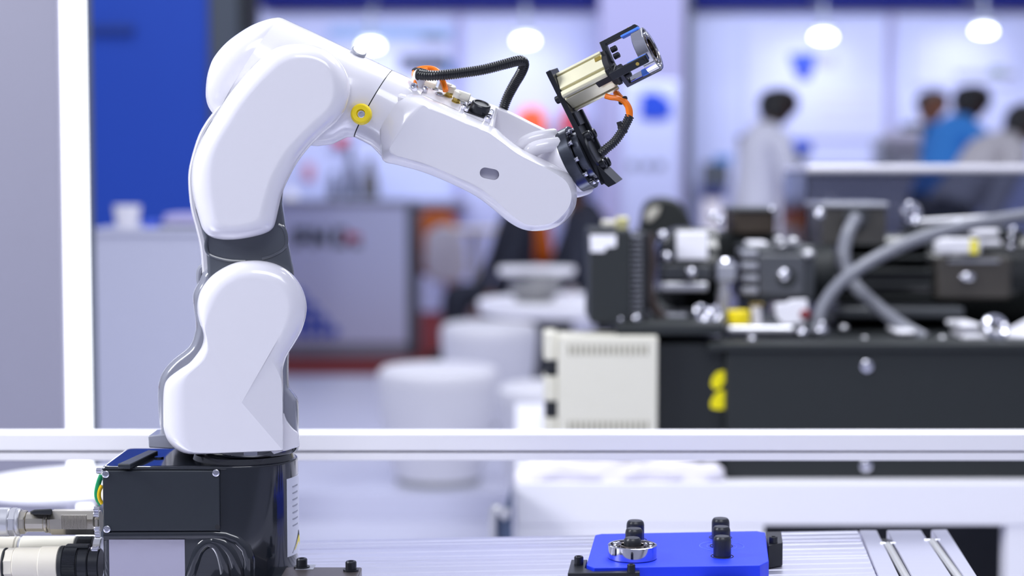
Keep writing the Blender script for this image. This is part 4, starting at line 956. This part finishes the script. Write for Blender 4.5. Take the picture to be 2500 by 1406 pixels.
c_o = Vector((bx_ + .008, Yt - .1, 0))
def sc(pts, k, z): return [Vector((c_o.x + (p.x - c_o.x) * k, c_o.y + (p.y - c_o.y) * k, z)) for p in pts]
b.loft([sc(ov, .9, cz + .103), sc(ov, .98, cz + .107), sc(ov, 1, cz + .128), sc(ov, .96, cz + .134), sc(ov, .9, cz + .134)]); b.build('tray_body', M_wht, tr_)
# small glossy table at the left
Yl = .85; lz = P(165, 1175, Yl).z; lxx = P(172, 1172, Yl).x
t2 = thing('side_table', 'small round glossy white table behind the connectors at left', 'table', (lxx, Yl, -.1))
MB().lathe([(-.012, .156), (-.009, .162), (-.002, .163), (0, .161)], (lxx, Yl, lz), (0, 0, 1), 64).build('tabletop', mat('gloss_white_top', rgb(246, 245, 250), .3, noise=.01), t2)
MB().lathe([(.01, .011), (lz + .1 - .012, .011)], (lxx, Yl, -.1), (0, 0, 1), 20).build('stem', M_white, t2)
MB().lathe([(0, .13), (.008, .125), (.012, .03)], (lxx, Yl, -.1), (0, 0, 1), 40).build('base', M_white, t2)
# reception counter left
Yk = 3.35
kc = thing('counter', 'pale grey reception counter under the blue wall', 'counter', (P(350, 700, Yk).x, Yk + .3, -.0))
MB().box(P(206, 0, Yk).x, P(492, 0, Yk).x, Yk, Yk + .55, .1, P(350, 572, Yk).z).build('body', mat('counter_grey', rgb(186, 188, 208), .5, noise=.02), kc, bevel=.006)
MB().box(P(202, 0, Yk).x, P(496, 0, Yk).x, Yk - .015, Yk + .56, P(350, 572, Yk).z, P(350, 560, Yk).z).build('top', mat('counter_grey', rgb(186, 188, 208), .5), kc, bevel=.004)
MB().box(P(216, 0, Yk).x, P(486, 0, Yk).x, Yk + .03, Yk + .5, -.1, .1).build('kick_plate', m_dark, kc)
zk = P(350, 560, Yk).z
c = P(311, 560, Yk + .12)
cp = thing('paper_cup', 'white paper cup standing on the pale grey counter', 'cup', (c.x, Yk + .12, zk))
MB().lathe([(0, .033), (.002, .035), (.07, .044), (.072, .042), (.006, .032), (.006, 0)], (c.x, Yk + .12, zk), (0, 0, 1), 32).build('cup_wall', M_white, cp)
MB().torus((c.x, Yk + .12, zk + .0715), (0, 0, 1), .0435, .0018, 32, 6).build('rim', M_white, cp)
m_bt = mat('blue_tray', rgb(70, 100, 220), .4)
b = MB(); b.box(c.x - .055, c.x - .038, Yk + .2, Yk + .32, zk + .0005, zk + .022); tag(b.build('leaflet_stack', m_bt, bevel=.002), 'small blue leaflet stack left of the paper cup', 'leaflets')
b = MB(); b.box(c.x + .04, c.x + .085, Yk + .16, Yk + .3, zk + .0005, zk + .02); tag(b.build('leaflet_stack', m_bt, bevel=.002), 'small blue leaflet stack right of the paper cup', 'leaflets')
bx = thing('paper_stack', 'stack of lilac papers on a dark board at the counter end', 'papers', (P(460, 540, Yk + .2).x, Yk + .25, zk))
MB().box(P(392, 0, Yk + .2).x, P(520, 0, Yk + .2).x, Yk + .15, Yk + .4, zk + .0005, zk + .012).build('board', m_dark, bx, bevel=.002)
for k in range(4): MB().box(P(398 + k, 0, Yk + .2).x, P(520, 0, Yk + .2).x, Yk + .16, Yk + .38, zk + .0125 + k * .0075, zk + .0195 + k * .0075).build('sheaf', mat('lilac_paper', rgb(190, 184, 226), .7), bx)
# promo desk
Yd = 8.8
dk = thing('promo_desk', 'white promotional desk with dark lettering and a blue diamond pattern', 'desk', (P(850, 800, Yd).x, Yd + .3, 0))
zd = P(850, 500, Yd).z; zp = P(850, 838, Yd).z
MB().box(P(640, 0, Yd).x, P(992, 0, Yd).x, Yd, Yd + .6, zp, zd).build('front', mat('desk_white', rgb(214, 218, 255), .55), dk, bevel=.006)
MB().box(P(640, 0, Yd).x, P(1000, 0, Yd).x, Yd - .02, Yd + .62, zd, zd + .03).build('top', mat('desk_grey', rgb(150, 152, 172), .5), dk, bevel=.006)
MB().box(P(992, 0, Yd).x, P(1012, 0, Yd).x, Yd - .005, Yd + .6, .0005, zd).build('side_profile', m_dark, dk, bevel=.004)
MB().box(P(640, 0, Yd).x, P(992, 0, Yd).x, Yd + .02, Yd + .6, .0005, zp).build('plinth', mat('desk_grey', rgb(150, 152, 172), .5), dk)
m_let = mat('lettering_dark', rgb(60, 68, 80), .6); m_letr = mat('lettering_red', rgb(200, 50, 80), .6)
def glyph(bars, m):
    for (x0, y0, x1, y1) in bars: pb(x0, y0, x1, y1, Yd - .006, Yd - .0005).build('letter_mark', m, dk, wn=False)
glyph([(714, 556, 734, 604), (734, 556, 752, 570), (734, 577, 752, 590), (757, 556, 774, 604), (774, 572, 786, 590), (786, 556, 800, 600)], m_let)
glyph([(814, 556, 832, 604), (832, 590, 846, 604), (832, 556, 846, 566)], m_let); glyph([(844, 566, 856, 592), (856, 572, 880, 586)], m_letr); glyph([(858, 590, 882, 604)], m_let)
m_dia = mat('blue_diamond', rgb(4, 70, 205), .6)
for r_ in range(4):
    for k in range(r_ + 1):
        x = 740 + (k - 0) * 28 - 0; y = 722 + r_ * 29
        x = 732 + k * 27; 
        MB().loft([[P(x + dx, y + dy, Y) for dx, dy in ((0, -17), (18, 0), (0, 17), (-18, 0))] for Y in (Yd - .006, Yd - .0005)]).build('diamond', m_dia, dk, wn=False)

# orange chairs
m_or = mat('orange_shell', rgb(176, 88, 4), .6, noise=.05); m_orleg = mat('chair_leg', rgb(120, 80, 40), .5)
def chair(x, Y, yaw, lab):
    c = P(x, 600, Y); t = thing('shell_chair', lab, 'chair', (c.x, Y, 0), 'orange chairs')
    R_ = Matrix.Rotation(yaw, 3, 'Z')
    def L(a, b_, c_): return Vector((c.x, Y, 0)) + R_ @ Vector((a, b_, c_))
    rows = []
    for (y, z, w, bow) in ((-.2, .45, .17, .0), (-.05, .43, .19, -.01), (.12, .44, .19, .0), (.2, .52, .19, .03), (.23, .68, .17, .04), (.25, .84, .13, .04), (.255, .88, .07, .03)):
        rows.append((y, z, w, bow))
    front = [[L(w * q, y - bow * (q * q), z) for q in (-1, -.6, -.2, .2, .6, 1)] for (y, z, w, bow) in rows]
    back = [[p + R_ @ Vector((0, .012, -.012)) for p in r] for r in front]
    MB().loft([front[i] + list(reversed(back[i])) for i in range(len(rows))]).build('shell', m_or, t, angle=60)
    for sx_ in (-1, 1):
        for sy in (-1, 1):
            MB().cyl(L(sx_ * .13, sy * .11, .43), L(sx_ * .2, sy * .19, 0), .02, 10, .014).build('leg', m_or, t)
    return t
ch1 = chair(1052, 10.3, math.pi + .25, 'orange shell chair with pale grey cloth over its back, right of the promotional desk')
c = P(1082, 600, 10.02); MB().loft([[P(x, y, Y) for x, y in ((1040, 572), (1062, 556), (1080, 548), (1112, 556), (1134, 590), (1142, 660), (1122, 690), (1054, 688), (1036, 650))] for Y in (10.0, 10.04)]).build('cloth', mat('grey_cloth', rgb(180, 178, 192), .9), ch1, bevel=.012)
chair(1285, 11.5, math.pi + .1, 'orange shell chair glimpsed under the middle of the robot forearm')
chair(1432, 11.2, math.pi, 'orange shell chair showing past the wrist of the robot')
# pale cafe table at the back
c = P(1160, 556, 9.55); t = thing('back_table', 'pale square table among the orange chairs', 'table', (c.x, 9.55, 0))
MB().box(c.x - .16, c.x + .2, 9.4, 9.7, c.z - .03, c.z).build('tabletop', mat('pale_wood', rgb(214, 206, 196), .5), t, bevel=.006)
MB().cyl((c.x, 9.55, .02), (c.x, 9.55, c.z - .03), .03, 14).build('pedestal', M_sil, t)
MB().cyl((c.x, 9.55, 0), (c.x, 9.55, .02), .2, 24).build('base', M_sil, t)

# ------------------------------------------------------------------ posters, products and lamps of the back booths
def panel(name, px0, py0, px1, py1, Y, m, lab, cat, th=.02):
    t = thing(name, lab, cat, P((px0 + px1) / 2, py1, Y)); pb(px0, py0, px1, py1, Y, Y + th).build('board', m, t, bevel=.003); return t
m_pos = mat('poster_white', rgb(200, 208, 250), .6, noise=.03, scale=2)
YP = YB - .03
p1 = panel('poster', 800, 62, 1106, 330, YP, m_pos, 'wide wall poster with pale blue header and dark machine picture', 'poster')
pb(803, 66, 1104, 94, YP - .004, YP - .0005).build('header_band', mat('pale_blue', rgb(150, 182, 232), .6), p1)
pb(1030, 88, 1090, 105, YP - .004, YP - .0005).build('caption_mark', mat('caption_grey', rgb(170, 174, 196), .6), p1)
pb(975, 138, 1092, 172, YP - .004, YP - .0005).build('picture', mat('picture_slate', rgb(74, 82, 112), .6), p1)
for x in (985, 1030, 1078): pb(x - 8, 135, x + 8, 160, YP - .008, YP - .0045).build('picture_mark', m_dark, p1)
pb(1090, 150, 1106, 185, YP - .004, YP - .0005).build('blue_mark', mat('mid_blue', rgb(60, 130, 205), .6), p1)
p2 = panel('poster', 1820, 55, 2160, 340, YP, m_pos, 'tall white wall poster with a blue pump picture, behind the white shirted person', 'poster')
MB().loft([[P(x, y, Y) for x, y in ((1925, 132), (1992, 128), (1988, 165), (1976, 196), (1950, 196), (1935, 165))] for Y in (YP - .006, YP - .0005)]).build('picture', mat('pump_blue', rgb(18, 70, 205), .6), p2)
pb(1948, 165, 1974, 192, YP - .01, YP - .0065).build('picture_mark', mat('deep_blue', rgb(14, 44, 150), .5), p2)
pb(1990, 135, 2040, 165, YP - .004, YP - .0005).build('picture_mark', mat('caption_grey', rgb(170, 174, 196), .6), p2)
for y in (232, 262, 290): pb(2000, y, 2140, y + 8, YP - .004, YP - .0005).build('text_line', mat('caption_pale', rgb(196, 198, 222), .6), p2)
p3 = panel('poster', 2230, 70, 2480, 210, YP, m_pos, 'white wall poster with a grey diagram at the far right', 'poster')
pb(2330, 175, 2480, 190, YP - .004, YP - .0005).build('picture', mat('diagram_grey', rgb(150, 156, 170), .6), p3)
pb(2420, 165, 2450, 185, YP - .008, YP - .0045).build('picture_mark', mat('diagram_green', rgb(110, 130, 120), .6), p3)
p4 = thing('display_stand', 'white display stand with a blue product picture, under the gripper', 'stand', (P(1590, 600, 10.2).x, 10.3, 0))
MB().box(P(1520, 0, 10.2).x, P(1662, 0, 10.2).x, 10.2, 10.5, .0005, P(1590, 195, 10.2).z).build('cabinet', m_pos, p4, bevel=.03, bseg=4)
MB().loft([[P(x, y, Y) for x, y in ((1566, 228), (1606, 224), (1640, 252), (1636, 288), (1592, 294), (1562, 286))] for Y in (10.19, 10.1995)]).build('picture', mat('pump_blue', rgb(18, 70, 205), .6), p4)
for x in (1545, 1580, 1612): pb(x - 10, 394, x + 10, 410, 10.19, 10.1995).build('caption_mark', mat('caption_dark', rgb(130, 136, 160), .6), p4)
# products on a ledge
def product(x0, y0, x1, y1, Y, m, lab, nm='machine_tool', cat='machine', m2=None):
    a = P(x0, y0, Y); c = P(x1, y1, Y); t = thing(nm, lab, cat, ((a.x + c.x) / 2, Y, c.z))
    R = (c.x - a.x) / 2; xm = (a.x + c.x) / 2; H = a.z - c.z
    MB().lathe([(0, R * .9), (H * .3, R), (H * .62, R * .8), (H * .66, R * .55), (H * .92, R * .5), (H, R * .35)], (xm, Y, c.z), (0, 0, 1), 24).build('body', m, t)
    MB().box(xm - R, xm + R, Y - R, Y + R, c.z, c.z + H * .12).build('base', m2 or m_dark, t, bevel=.004)
    return t
Ys = YB - .35
lg = thing('wall_shelf', 'pale shelf along the back wall behind the promotional desk', 'shelf', (P(950, 488, Ys).x, Ys, P(950, 488, Ys).z - .03))
sh_z = P(950, 488, Ys).z
MB().box(P(690, 0, Ys).x, P(1140, 0, Ys).x, Ys - .2, YB - .001, sh_z - .04, sh_z).build('board', mat('desk_grey', rgb(150, 152, 172), .5), lg, bevel=.004)
for x in (720, 1100): MB().box(P(x - 6, 0, Ys).x, P(x + 6, 0, Ys).x, Ys - .1, YB - .001, 0, sh_z - .04).build('bracket', m_pill, lg)
m_slate = mat('slate_machine', rgb(66, 68, 84), .5, noise=.1); m_olive = mat('olive_machine', rgb(84, 82, 82), .5)
product(840, 352, 872, 487, Ys, m_slate, 'slim grey spindle displayed on the shelf below the robot elbow')
product(880, 385, 924, 487, Ys, m_olive, 'grey olive spindle displayed on the shelf, right of the slim one')
product(800, 420, 830, 487, Ys, m_slate, 'short grey spindle on the shelf, left of the slim one')
product(690, 460, 728, 487, Ys, M_wht, 'small white box shaped product at the left end of the shelf', 'sample_box', 'box', M_wht)
MB().ell(P(830, 346, YP - .05), .06, .04, .05).build('red_marker', mat('signal_red', rgb(215, 50, 55), .5))
tag(bpy.data.objects['red_marker'], 'red round emblem on the wall under the robot elbow', 'emblem')
b = pb(742, 400, 766, 440, YP - .02, YP); tag(b.build('wall_tag', mat('pale_red', rgb(206, 140, 160), .6), bevel=.004), 'pale red tag on the wall beside the white upper arm', 'tag')
m_rdo = mat('red_orange', rgb(242, 90, 40), .5); m_rd = mat('dull_red', rgb(196, 70, 92), .5)
t = thing('display_model', 'bright orange-red machine model above the far forearm shell', 'model', P(1298, 330, Ys)); pb(1262, 275, 1332, 360, Ys, Ys + .2).build('body', m_rdo, t, bevel=.02); pb(1278, 262, 1318, 278, Ys + .03, Ys + .17).build('head', m_rdo, t, bevel=.01)
MB().box(P(1268, 0, Ys).x, P(1326, 0, Ys).x, Ys + .02, Ys + .18, 0, P(1298, 358, Ys).z).build('stand', M_wht, t)
t = thing('display_model', 'dull red machine model right of the orange-red one', 'model', P(1395, 330, Ys)); pb(1368, 275, 1422, 360, Ys, Ys + .2).build('body', m_rd, t, bevel=.02); pb(1380, 262, 1410, 278, Ys + .03, Ys + .17).build('head', m_rd, t, bevel=.01)
MB().box(P(1374, 0, Ys).x, P(1416, 0, Ys).x, Ys + .02, Ys + .18, 0, P(1395, 358, Ys).z).build('stand', M_wht, t)
t = thing('info_terminal', 'dark information terminal with a blue base beside the white shirted person', 'terminal', P(1745, 485, Ys))
pb(1716, 396, 1780, 455, Ys, Ys + .06).build('screen', m_dark, t, bevel=.01); pb(1716, 456, 1772, 484, Ys - .02, Ys + .1).build('base', mat('navy_base', rgb(30, 46, 110), .5), t, bevel=.006); pb(1745, 380, 1785, 398, Ys, Ys + .05).build('cap', mat('mid_blue', rgb(60, 130, 205), .6), t, bevel=.006)
MB().box(P(1722, 0, Ys).x, P(1768, 0, Ys).x, Ys, Ys + .1, 0, P(1745, 484, Ys).z).build('pedestal', M_wht, t)
zt4 = P(2050, 404, 9.3).z
t = thing('demo_table', 'long table with a dark top edge in front of the far posters', 'table', (P(2050, 404, 9.3).x, 9.5, 0))
MB().box(P(1905, 0, 9.3).x, P(2330, 0, 9.3).x, 9.3, 9.9, zt4 - .05, zt4).build('tabletop', m_dark, t, bevel=.006)
MB().box(P(1915, 0, 9.32).x, P(2320, 0, 9.32).x, 9.32, 9.88, .0005, zt4 - .05).build('cabinet', M_wht, t)
t = thing('pump_model', 'blue pump model on the long dark edged table', 'model', P(1945, 404, 9.5))
q = P(1940, 372, 9.5); z0_ = zt4 + .001
MB().box(q.x - .03, q.x + .07, 9.45, 9.6, z0_, z0_ + .06).build('base', M_sil, t, bevel=.006); MB().lathe([(0, .05), (.1, .055), (.16, .035)], (q.x - .05, 9.5, z0_ + .105), (1, 0, .1), 20).build('body', mat('pump_blue2', rgb(40, 84, 214), .5), t)
t = thing('printer', 'pale grey printer on the long table beside the blue shirted person', 'printer', P(2230, 404, 9.4))
pb(2172, 318, 2300, 362, 9.36, 9.7).build('upper_case', mat('printer_pale', rgb(196, 194, 214), .5), t, bevel=.01); pb(2150, 335, 2176, 402, 9.38, 9.68).build('side_case', M_lgrey, t, bevel=.01)
pb(2190, 362, 2300, 380, 9.40, 9.66).build('paper_slot', m_dark, t); pb(2180, 380, 2300, 403, 9.37, 9.7).build('lower_case', mat('printer_pale', rgb(196, 194, 214), .5), t, bevel=.008)
pb(2215, 300, 2290, 319, 9.42, 9.62).build('tray', m_dark, t, bevel=.006)
# flood lamps on arms from the fascia
m_lamp = mat('lamp_glow', (1, 1, 1, 1), .4, emit=(.96, .97, 1, 1), estr=9)
m_arm = mat('lamp_arm', rgb(150, 158, 178), .4, metal=.4)
for (x, y, lab) in ((905, 112, 'glowing flood lamp over the robot forearm, leftmost of four'), (1283, 100, 'glowing flood lamp above the bend of the long hose'), (2010, 90, 'glowing flood lamp above the white shirted person'), (2402, 76, 'glowing flood lamp at the far right of the booth')):
    Yw = YB - .75; c = P(x, y, Yw)
    t = thing('flood_lamp', lab, 'lamp', c, 'booth flood lamps')
    MB().ell(c, .085, .03, .032, 24, 12).build('glass', m_lamp, t)
    MB().loft([[c + Vector((sx_ * .1, dy, dz)) for sx_, dy, dz in ((-1, .0, .033), (1, .0, .033), (1, -.07, .05), (-1, -.07, .05))], [c + Vector((sx_ * .08, dy, dz)) for sx_, dy, dz in ((-1, .0, .08), (1, .0, .08), (1, -.06, .08), (-1, -.06, .08))]]).build('housing', m_arm, t)
    MB().tube([c + Vector((0, -.02, .07)), c + Vector((0, .02, .26)), Vector((c.x, YB - .24, zf + .06))], .022, 10).build('arm', m_arm, t)
    l = bpy.data.lights.new('flood_light', 'SPOT'); l.energy = 11; l.spot_size = 1.9; l.spot_blend = .9; l.shadow_soft_size = .1; l.color = (.93, .94, 1)
    o = bpy.data.objects.new('flood_light', l); COL.objects.link(o); o.location = c + Vector((0, .1, -.03)); o.rotation_euler = (Vector((0, 1, -.75))).to_track_quat('-Z', 'Y').to_euler()

# ------------------------------------------------------------------ people (blurred in the background)
m_skin = mat('skin_brown', rgb(120, 78, 58), .5, noise=.05); m_hair = mat('black_hair', rgb(16, 15, 18), .5, noise=.2, bump=.3)
def person(label, x, yhead, Y, yaw, shirt, trousers, lean=0., sit=False, arm=0., headpitch=0., H=1.68, z0=0., turn=0., skin=None):
    k = H / 1.7; c = P(x, yhead, Y)
    J = {}
    def j(n, p, r): J[n] = [Vector(p), r]
    hz = .93 if not sit else .50
    j('pelvis', (0, 0, hz), .125); j('waist', (0, .005, hz + .17), .118); j('chest', (0, .01, hz + .36), .135); j('upper', (0, .012, hz + .47), .09); j('neck', (0, 0, hz + .56), .052)
    j('head0', (0, -.022, hz + .615), .074); j('head1', (0, -.022, hz + .695), .094); j('head2', (0, -.008, hz + .775), .084); j('nose', (0, -.136, hz + .665), .012)
    for s_, n in ((-1, 'l'), (1, 'r')):
        j('ear' + n, (s_ * .100, 0, hz + .68), .014)
        j('sh' + n, (s_ * .175, .01, hz + .45), .062)
        ea, eb_ = arm, arm * 1.7
        e = Vector((s_ * .045, -.27 * math.sin(ea), -.27 * math.cos(ea))); w = Vector((s_ * -.01, -.25 * math.sin(eb_), -.25 * math.cos(eb_)))
        p = Vector((s_ * .175, .01, hz + .45)); j('el' + n, p + e, .045); j('wr' + n, p + e + w, .028); hd = w.normalized()
        j('pa' + n, p + e + w + hd * .07, .034)
        for fi in range(4):
            off = Vector((0, 1, 0)).cross(hd).normalized() if abs(hd.y) < .9 else Vector((1, 0, 0))
            q = p + e + w + hd * .10 + Vector((0, (fi - 1.5) * .019, 0)); j('fa%s%d' % (n, fi), q, .010); j('fb%s%d' % (n, fi), q + hd * (.055, .065, .06, .045)[fi] + Vector((-s_ * .012, 0, 0)), .008)
        j('th' + n, p + e + w + hd * .05 + Vector((0, -.045, 0)), .011); j('tb' + n, p + e + w + hd * .085 + Vector((0, -.06, 0)), .009)
        j('hip' + n, (s_ * .09, 0, hz - .05), .092)
        if sit: j('kn' + n, (s_ * .13, -.42, hz - .0), .062); j('an' + n, (s_ * .13, -.40, .10), .042); j('to' + n, (s_ * .14, -.55, .04), .035)
        else: j('kn' + n, (s_ * .10, -.02, .50), .060); j('an' + n, (s_ * .10, .02, .09), .042); j('to' + n, (s_ * .115, -.14, .038), .036)
    up = [n for n in J if not n.startswith(('hip', 'kn', 'an', 'to', 'pelvis'))]
    Rl = Matrix.Rotation(lean, 3, 'X'); pv = J['pelvis'][0].copy()
    for n in up: J[n][0] = pv + Rl @ (J[n][0] - pv)
    nk = J['neck'][0].copy(); Rh = Matrix.Rotation(turn, 3, 'Z') @ Matrix.Rotation(headpitch, 3, 'X')
    for n in ('head0', 'head1', 'head2', 'nose', 'earl', 'earr'): J[n][0] = nk + Rh @ (J[n][0] - nk)
    E = [('pelvis', 'waist'), ('waist', 'chest'), ('chest', 'upper'), ('upper', 'neck'), ('neck', 'head0'), ('head0', 'head1'), ('head1', 'head2'), ('head1', 'nose')]
    for n in 'lr':
        E += [('upper', 'sh' + n), ('sh' + n, 'el' + n), ('el' + n, 'wr' + n), ('wr' + n, 'pa' + n), ('wr' + n, 'th' + n), ('th' + n, 'tb' + n), ('pelvis', 'hip' + n), ('hip' + n, 'kn' + n), ('kn' + n, 'an' + n), ('an' + n, 'to' + n), ('head1', 'ear' + n)]
        for fi in range(4): E += [('pa' + n, 'fa%s%d' % (n, fi)), ('fa%s%d' % (n, fi), 'fb%s%d' % (n, fi))]
    names = list(J); Rz = Matrix.Rotation(yaw, 3, 'Z')
    hx = Rz @ (J['head1'][0] * k); base = Vector((c.x - hx.x, Y, z0))
    me = bpy.data.meshes.new('body'); me.from_pydata([tuple(Rz @ (J[n][0] * k)) for n in names], [(names.index(a), names.index(b)) for a, b in E], [])
    o = bpy.data.objects.new('body', me); COL.objects.link(o)
    sk = o.modifiers.new('skin', 'SKIN'); sk.use_smooth_shade = True
    for i, n in enumerate(names):
        r = J[n][1] * k; me.skin_vertices[0].data[i].radius = (r, r); me.skin_vertices[0].data[i].use_root = (n == 'pelvis')
    o.modifiers.new('sub', 'SUBSURF').levels = 2
    bpy.context.view_layer.update(); dg = bpy.context.evaluated_depsgraph_get()
    nm = bpy.data.meshes.new_from_object(o.evaluated_get(dg)); o.modifiers.clear(); o.data = nm
    for p in nm.polygons: p.use_smooth = True
    nm.materials.clear(); nm.materials.append(skin or m_skin)
    t = thing('person', label, 'person', base); o.parent = t; o.location = (0, 0, 0)
    # clothing: faces of the body nearest to the clothed joints, lifted off the skin
    own = {n: (Rz @ (J[n][0] * k)) for n in names}
    def zone(cn):
        best, bd = None, 9
        for a, b in E:
            A, B = own[a], own[b]; d_ = B - A; tt = max(0, min(1, (cn - A).dot(d_) / max(1e-9, d_.length_squared))); q = (cn - A - d_ * tt).length - (J[a][1] * (1 - tt) + J[b][1] * tt) * k
            if q < bd: bd, best = q, (a, b, tt)
        return best
    sf, tf, hf, ff, fr_ = [], [], [], [], []
    hc = own['head1']; fwd = (own['nose'] - hc).normalized()
    for p in nm.polygons:
        a, b, tt = zone(p.center); s2 = a + b
        if a in ('pelvis',) and b == 'waist': (sf if tt > .25 else tf).append(p.index)
        elif b in ('chest',) or (b == 'upper') or (a == 'upper' and b[:2] == 'sh'): sf.append(p.index)
        elif a == 'upper' and b == 'neck' and tt < .5: sf.append(p.index)
        elif a[:2] == 'sh' or (a[:2] == 'el' and shirt[1] and tt < .9): sf.append(p.index)
        elif a[:3] == 'hip' or b[:3] == 'hip' or (a[:2] == 'kn'): tf.append(p.index)
        elif a[:2] == 'an': (ff if a[2] == 'l' else fr_).append(p.index)
        elif b in ('head1', 'head2') and a.startswith('head'):
            d_ = p.center - hc
            if d_.dot(fwd) < (.075 if d_.z > .03 else (.045 if d_.z > -.045 else .0)): hf.append(p.index)
    def shell(nme, idx, m, off):
        S = set(idx); vm = {}; vs = []; fs = []
        for i in idx:
            f_ = []
            for v in nm.polygons[i].vertices:
                if v not in vm: vm[v] = len(vs); vs.append(nm.vertices[v].co + nm.vertices[v].normal * off)
                f_.append(vm[v])
            fs.append(f_)
        if not vs: return
        m2 = bpy.data.meshes.new(nme); m2.from_pydata(vs, [], fs); m2.materials.append(m)
        for p in m2.polygons: p.use_smooth = True
        q = bpy.data.objects.new(nme, m2); COL.objects.link(q); q.parent = t
        so = q.modifiers.new('thick', 'SOLIDIFY'); so.thickness = .004; so.offset = -1
    shell('shirt', sf, shirt[0], .012); shell('trousers', tf, trousers, .010); shell('hair', hf, m_hair, .016); shell('shoe', ff, m_blk, .008); shell('shoe', fr_, m_blk, .008)
    return t
m_skd = mat('skin_dark', rgb(74, 46, 34), .5, noise=.05); m_sw = mat('shirt_white', rgb(222, 222, 236), .8); m_sb = mat('shirt_blue', rgb(58, 142, 226), .8); m_sg = mat('shirt_grey', rgb(190, 186, 190), .8); m_nv = mat('suit_navy', rgb(34, 38, 54), .8); m_tr = mat('trouser_dark', rgb(40, 44, 60), .8)
person('person in a long white shirt with short black hair, turned to the right', 1908, 262, 7.35, math.radians(112), (m_sw, True), m_tr, lean=.2, arm=.35, headpitch=.2, H=1.62, turn=.3, skin=m_skd)
person('person with a brown face leaning low behind the grey printer', 2272, 252, 10.35, math.radians(25), (m_sw, True), m_tr, lean=.05, arm=.2, headpitch=.1, H=1.72)
person('person in a bright blue shirt bending to the right', 2392, 268, 8.0, math.radians(122), (m_sb, False), m_tr, lean=.42, arm=.5, headpitch=.05, H=1.72, skin=m_skd)
person('person in a pale grey shirt stooping at the right edge', 2532, 262, 6.9, math.radians(112), (m_sg, True), m_nv, lean=.8, arm=.2, headpitch=-.2, H=1.70, skin=m_skd)
person('person in a dark navy suit seated below the end of the forearm', 1385, 415, 7.0, math.radians(-80), (m_nv, True), m_nv, lean=.22, sit=True, arm=.6, headpitch=.1, H=1.60)
person('person in a dark navy suit seated further back under the middle of the forearm', 1240, 438, 8.3, math.radians(-75), (m_nv, True), m_nv, lean=.02, sit=True, arm=.35, headpitch=.1, H=1.50)
m_blkst = mat('dark_seat', rgb(30, 32, 42), .7)
for x, Y, lab in ((1392, 7.0, 'black cube seat under the nearer dark suited person'), (1245, 8.3, 'black cube seat under the farther dark suited person')):
    c = P(x, 600, Y); t = thing('cube_seat', lab, 'seat', (c.x + .02, Y, 0), 'black cube seats')
    MB().box(c.x - .2, c.x + .26, Y - .23, Y + .23, .03, .36).build('body', m_blkst, t, bevel=.02); MB().box(c.x - .18, c.x + .24, Y - .21, Y + .21, 0, .03).build('plinth', m_blk, t)
